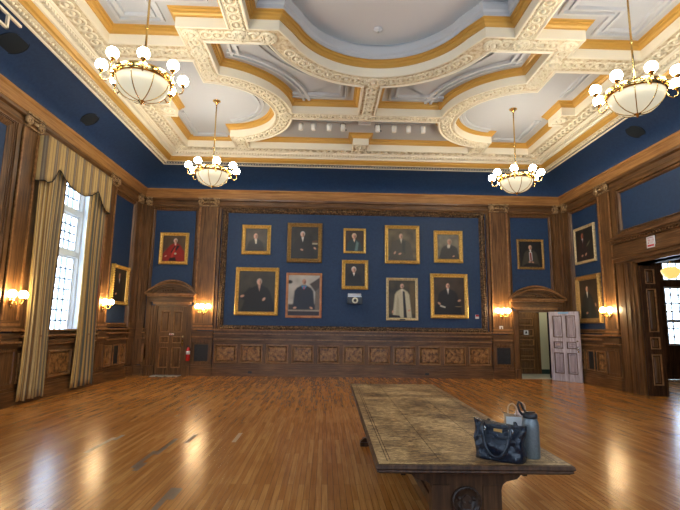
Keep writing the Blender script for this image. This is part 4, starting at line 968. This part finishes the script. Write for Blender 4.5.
vent('right', 13.35, 13.85, .42, .97, .07, 'dark grille low on the right wall beside the open door')
fe = thing('fire_extinguisher', 'red fire extinguisher with white label hanging right of the closed left door', 'fire extinguisher', (-4.22, YB-.10, .46))
q = MB(); q.lathe([(0, 0), (.055, 0), (.062, .012), (.062, .33), (.05, .375), (.022, .40), (.022, .42), (0, .42)], n=20); q.build('cylinder', RED, fe)
q = MB(); q.lathe([(.0632, .20), (.0632, .30), (.0625, .30), (.0625, .20)], n=20); q.build('paper_label', WHITE, fe)
q = MB(); q.box(-.02, .02, -.02, .02, .42, .46); q.box(-.07, .02, -.012, .012, .47, .485); q.box(-.06, .02, -.012, .012, .44, .452); q.tube([(.02, 0, .44), (.06, -.02, .42), (.085, -.02, .33), (.08, -.02, .2)], .009, 6); q.build('valve', BLACK, fe)
al = thing('fire_alarm', 'small red and white alarm box at lower right of the big blue panel', 'alarm', (4.95, YB+D-.004, 1.88))
q = MB(); q.box(-.055, .055, -.03, 0, .0, .13); q.build('white_housing', WHITE, al); q = MB(); q.box(-.05, .05, -.045, -.03, .07, .125); q.build('red_cover', RED, al)
sw = thing('wall_switch', 'white switch plate with dark key slot below the sconce left of the open doorway', 'switch', (5.70, YB+.065, 1.52))
q = MB(); q.box(-.06, .06, -.012, 0, .0, .14); q.build('plate', WHITE, sw); q = MB(); q.box(-.015, .015, -.022, -.012, .03, .10); q.build('toggle', BLACK, sw)
# projector under the middle portrait
pj = thing('projector', 'small black projector with round pale-ringed lens mounted on the blue wall', 'projector', (.95, YB+D-.004, 2.26))
q = MB(); q.box(-.24, .24, -.30, -.03, .04, .25); q.box(-.20, .20, -.31, -.30, .07, .22); q.build('body', BLACK, pj)
q = MB(); q.lathe([(.055, 0), (.095, 0), (.10, .03), (.085, .045), (.06, .03)], (.0, -.30, .14), 24, 0, 'y'); q.build('lens_ring', mat('pale_ring', (.75, .7, .5), .3, .3), pj)
q = MB(); q.lathe([(0, 0), (.055, 0), (.05, .03), (0, .035)], (0, -.30, .14), 18, 0, 'y'); q.build('lens', mat('lens_glass', (.01, .01, .02), .05), pj)
q = MB(); q.lathe([(0, 0), (.05, 0), (.05, .42), (0, .42)], (-.22, -.16, .32), 14, 0, 'x'); q.box(-.22, .22, -.2, -.0, .25, .28); q.build('white_mount', mat('pale_metal', (.72, .76, .82), .3, .3), pj)
# extra: door mat, outlets, sign
dm = MB(); dm.box(-.42, .42, -.20, .20, 0, .012); o = dm.build('door_mat', noisy('worn_pale_mat', [(.42, (.05, .05, .06)), (.55, (.45, .46, .5))], (1, 3, 1), 9, .8), loc=(-4.86, YB-.12, .002), label='flat grey and white mat lying at the foot of the closed left door', category='mat')
for x, lab in ((-2.31, 'small black outlet in the back baseboard, left of centre'), (3.26, 'small black outlet in the back baseboard, right of the table end')):
    t = thing('floor_outlet', lab, 'outlet', (x, YB+.032, .085), 0, 'black outlets in the back baseboard')
    q = MB(); q.box(-.06, .06, -.008, 0, 0, .07); q.build('plate', BLACK, t)
    q = MB(); q.box(-.035, -.01, -.010, -.008, .02, .05); q.box(.01, .035, -.010, -.008, .02, .05); q.build('socket', GRILL, t)
sn = thing('notice_sign', 'small white sign with red numerals fixed above the wide right doorway', 'sign', wallpt('right', 10.78, .048, 3.56), RZ['right'])
q = MB(); q.box(-.14, .14, -.02, 0, 0, .28); q.build('sign_board', WHITE, sn)
RT = mat('red_print', (.6, .02, .02), .5); PK = mat('faded_red_print', (.65, .3, .3), .5)
q = MB()
q.box(-.11, .11, -.023, -.02, .035, .075)
def txt(parent, s, size, x, z, mat_, rz=0):
    cu = bpy.data.curves.new('lettering', 'FONT'); cu.body = s; cu.size = size; cu.align_x = 'CENTER'; cu.extrude = .001; cu.materials.append(mat_)
    ob = bpy.data.objects.new('lettering', cu); COL.objects.link(ob)
    dg = bpy.context.evaluated_depsgraph_get(); me = bpy.data.meshes.new_from_object(ob.evaluated_get(dg)); bpy.data.objects.remove(ob)
    ob = bpy.data.objects.new('lettering', me); COL.objects.link(ob); ob.parent = parent; ob.location = (x, -.0225, z); ob.rotation_euler = (radians(90), 0, 0)
q.build('red_bar', RT, sn)
txt(sn, '7', .15, -.055, .10, RT); txt(sn, '17', .13, .055, .11, PK)
q = MB(); q.box(-.09, .09, -.0225, -.02, .235, .255); q.build('top_line', PK, sn)
# worn patches of the floor
GRW = noisy('grey_worn_board', [(.35, (.07, .032, .014)), (.65, (.20, .125, .075))], (3, 20, 1), 3, .4, .3, .002); PLB = mat('pale_repaired_board', (.42, .27, .15), .35)
fl = bpy.data.objects['floor']
for k, (x, y, w_, l_, m_) in enumerate([(-2.93, 6.55, .06, .8, PLB), (-2.87, 6.95, .058, .3, GRW), (-2.05, 6.5, .058, .8, GRW), (-2.11, 5.9, .058, .7, GRW), (-2.05, 5.6, .058, .3, GRW), (-1.22, 7.0, .058, .55, PLB), (-1.45, 4.6, .058, .62, GRW), (-1.39, 4.75, .058, .3, GRW), (-1.85, 6.9, .058, .5, GRW), (.02, 3.72, .058, .34, PLB), (.14, 3.25, .058, .3, PLB)]):
    q = MB(); q.box(-w_/2, w_/2, -l_/2, l_/2, -.004, .0012); q.build('worn_board', m_, fl, loc=(x, y, 0))

# ceiling fittings
sd = thing('smoke_detector', 'small white smoke detector on the domed grey centre of the ceiling', 'smoke detector', (.98, 8.65, 7.6))
q = MB(); q.lathe([(0, 0), (.09, 0), (.09, -.025), (.07, -.03), (.05, -.055), (0, -.06)], n=20); q.build('housing', WHITE, sd)
q = MB(); q.lathe([(0, -.06), (.025, -.06), (.02, -.075), (0, -.078)], n=12); q.build('sensor', mat('pale_sensor', (.6, .58, .5), .5), sd)
tr = thing('light_track', 'long white lighting track along the grey back coffer of the ceiling', 'track', (1.0, 12.1, ZP))
q = MB(); q.box(-1.95, -.32, -.018, .018, -.05, -.025); q.box(.32, 1.95, -.018, .018, -.05, -.025); q.build('rail', GREYL, tr)
q = MB(); q.box(-.17, .17, -.045, .045, -.10, -.035); q.build('feed_box', WHITE, tr)
q = MB(); [q.box(x-.02, x+.02, -.01, .01, -.04, 0) for x in (-1.9, -1.1, -.4, 0, .4, 1.1, 1.9)]; q.build('stems', GREYL, tr)
names = ['leftmost white spotlight on the ceiling track', 'second white spotlight from the left on the ceiling track', 'third white spotlight from the left on the ceiling track', 'white spotlight just left of the track feed box, with dark bracket', 'white spotlight just right of the track feed box, with dark bracket', 'third white spotlight from the right on the ceiling track', 'second white spotlight from the right on the ceiling track', 'rightmost white spotlight on the ceiling track']
SPM = mat('spot_white', (.85, .82, .74), .4)
for i, x in enumerate((-.80, -.45, -.03, .36, 1.32, 1.77, 2.18, 2.58)):
    t = thing('spotlight', names[i], 'spotlight', (x+.05, 12.1, ZP-.052), radians(10*sin(i*2.3)), 'spotlights on the ceiling track')
    q = MB(); v0 = 0; q.lathe([(0, 0), (.055, 0), (.065, -.04), (.065, -.18), (.055, -.19), (0, -.18)], (0, .03, -.05), 16); q.build('lamp_head', SPM, t)
    q = MB(); q.tube([(0, 0, 0), (0, 0, -.03), (-.075, .02, -.045), (-.075, .03, -.13)], .007, 5); q.tube([(0, 0, -.03), (.075, .02, -.045), (.075, .03, -.13)], .007, 5)
    if i in (3, 4): q.box(.05, .10, .02, .04, -.23, -.19)
    q.build('bracket', GRILL if i in (3, 4) else GREYL, t)
# round speakers set in the blue cove
def covept(u, side, ang):
    d = -.16+.93*(1-cos(radians(ang))); z = 5.96+.66*sin(radians(ang))
    n = Vector((.66*cos(radians(ang)), 0, .93*sin(radians(ang)))).normalized()   # outward (away from room centre side), up
    return d, z, n
def cove_speaker(side, u, ang, r, label):
    d, z, n = covept(u, side, ang)
    if side == 'left': p = Vector((XL+d, u, z)); nr = Vector((-.66*cos(radians(ang)), 0, .93*sin(radians(ang))))
    else: p = Vector((XR-d, u, z)); nr = Vector((.66*cos(radians(ang)), 0, .93*sin(radians(ang))))
    nr.normalize(); inn = -nr
    t = thing('ceiling_speaker', label, 'speaker', p, 0, 'round dark speakers in the blue cove')
    t.rotation_euler = inn.to_track_quat('Z', 'Y').to_euler()
    q = MB(); q.lathe([(0, -.01), (r, -.01), (r, .012), (r*.93, .02), (0, .02)], n=28); q.build('speaker_grille', SPK, t)
    q = MB(); q.torus((0, 0, .014), r, .012, 28, 6); q.build('speaker_rim', SPK, t)
cove_speaker('left', 10.77, 48, .22, 'dark round speaker in the left blue cove, right above the striped valance')
cove_speaker('left', 7.8, 56, .26, 'larger looking dark round speaker in the left blue cove near the picture edge')
cove_speaker('right', 10.68, 50, .22, 'dark round speaker in the right blue cove above the wide doorway')
# white bracket high on the left wall, by the picture edge
wb = thing('wall_bracket', 'white angular bracket frame hung high in the upper left picture corner', 'bracket', (-5.12, 6.85, 6.42))
q = MB(); q.box(-.02, .02, -.6, .35, -.02, .02); q.box(-.02, .02, -.5, -.46, -.25, 0); q.box(-.02, .02, .02, .06, -.25, 0); q.box(-.02, .02, -.6, .06, -.25, -.21); q.build('frame', mat('cream_metal', (.75, .66, .5), .5), wb)
q = MB(); q.tube([(0, -.3, 0), (-.22, -.3, .25)], .012, 6); q.tube([(0, .2, 0), (-.22, .2, .25)], .012, 6); q.build('stay', BLACK, wb)
# hanging brass bowl lamp in the side room
hl_ = thing('pendant_lamp', 'yellow glowing bowl lamp hanging in the bright room beyond the wide doorway', 'lamp', (10.42, 13.6, 4.5))
q = MB(); q.tube([(0, 0, 0), (0, 0, -1.0)], .012, 6); q.build('chain', BRASS, hl_)
q = MB(); q.lathe([(0, -1.38), (.12, -1.35), (.22, -1.25), (.26, -1.13), (.25, -1.1), (.15, -1.02), (0, -1.0)], n=24); q.build('bowl_shade', mat('amber_glass', (.7, .5, .12), .3, emit=(1, .72, .2), es=.7), hl_)
bk = thing('high_chair', 'dark high-backed chair silhouette standing in the side room before the window', 'chair', (11.3, 13.9, 0))
DKW = mat('ebony_chair', (.012, .01, .012), .4)
q = MB(); q.box(-.3, .3, -.28, .28, .44, .52); q.build('seat', DKW, bk)
q = MB(); q.box(-.3, .3, .24, .30, .5, 1.25); q.build('backrest', DKW, bk)
for x in (-.26, .26):
    for y in (-.24, .26): q = MB(); q.box(x-.03, x+.03, y-.03, y+.03, 0, .45); q.build('leg', DKW, bk)
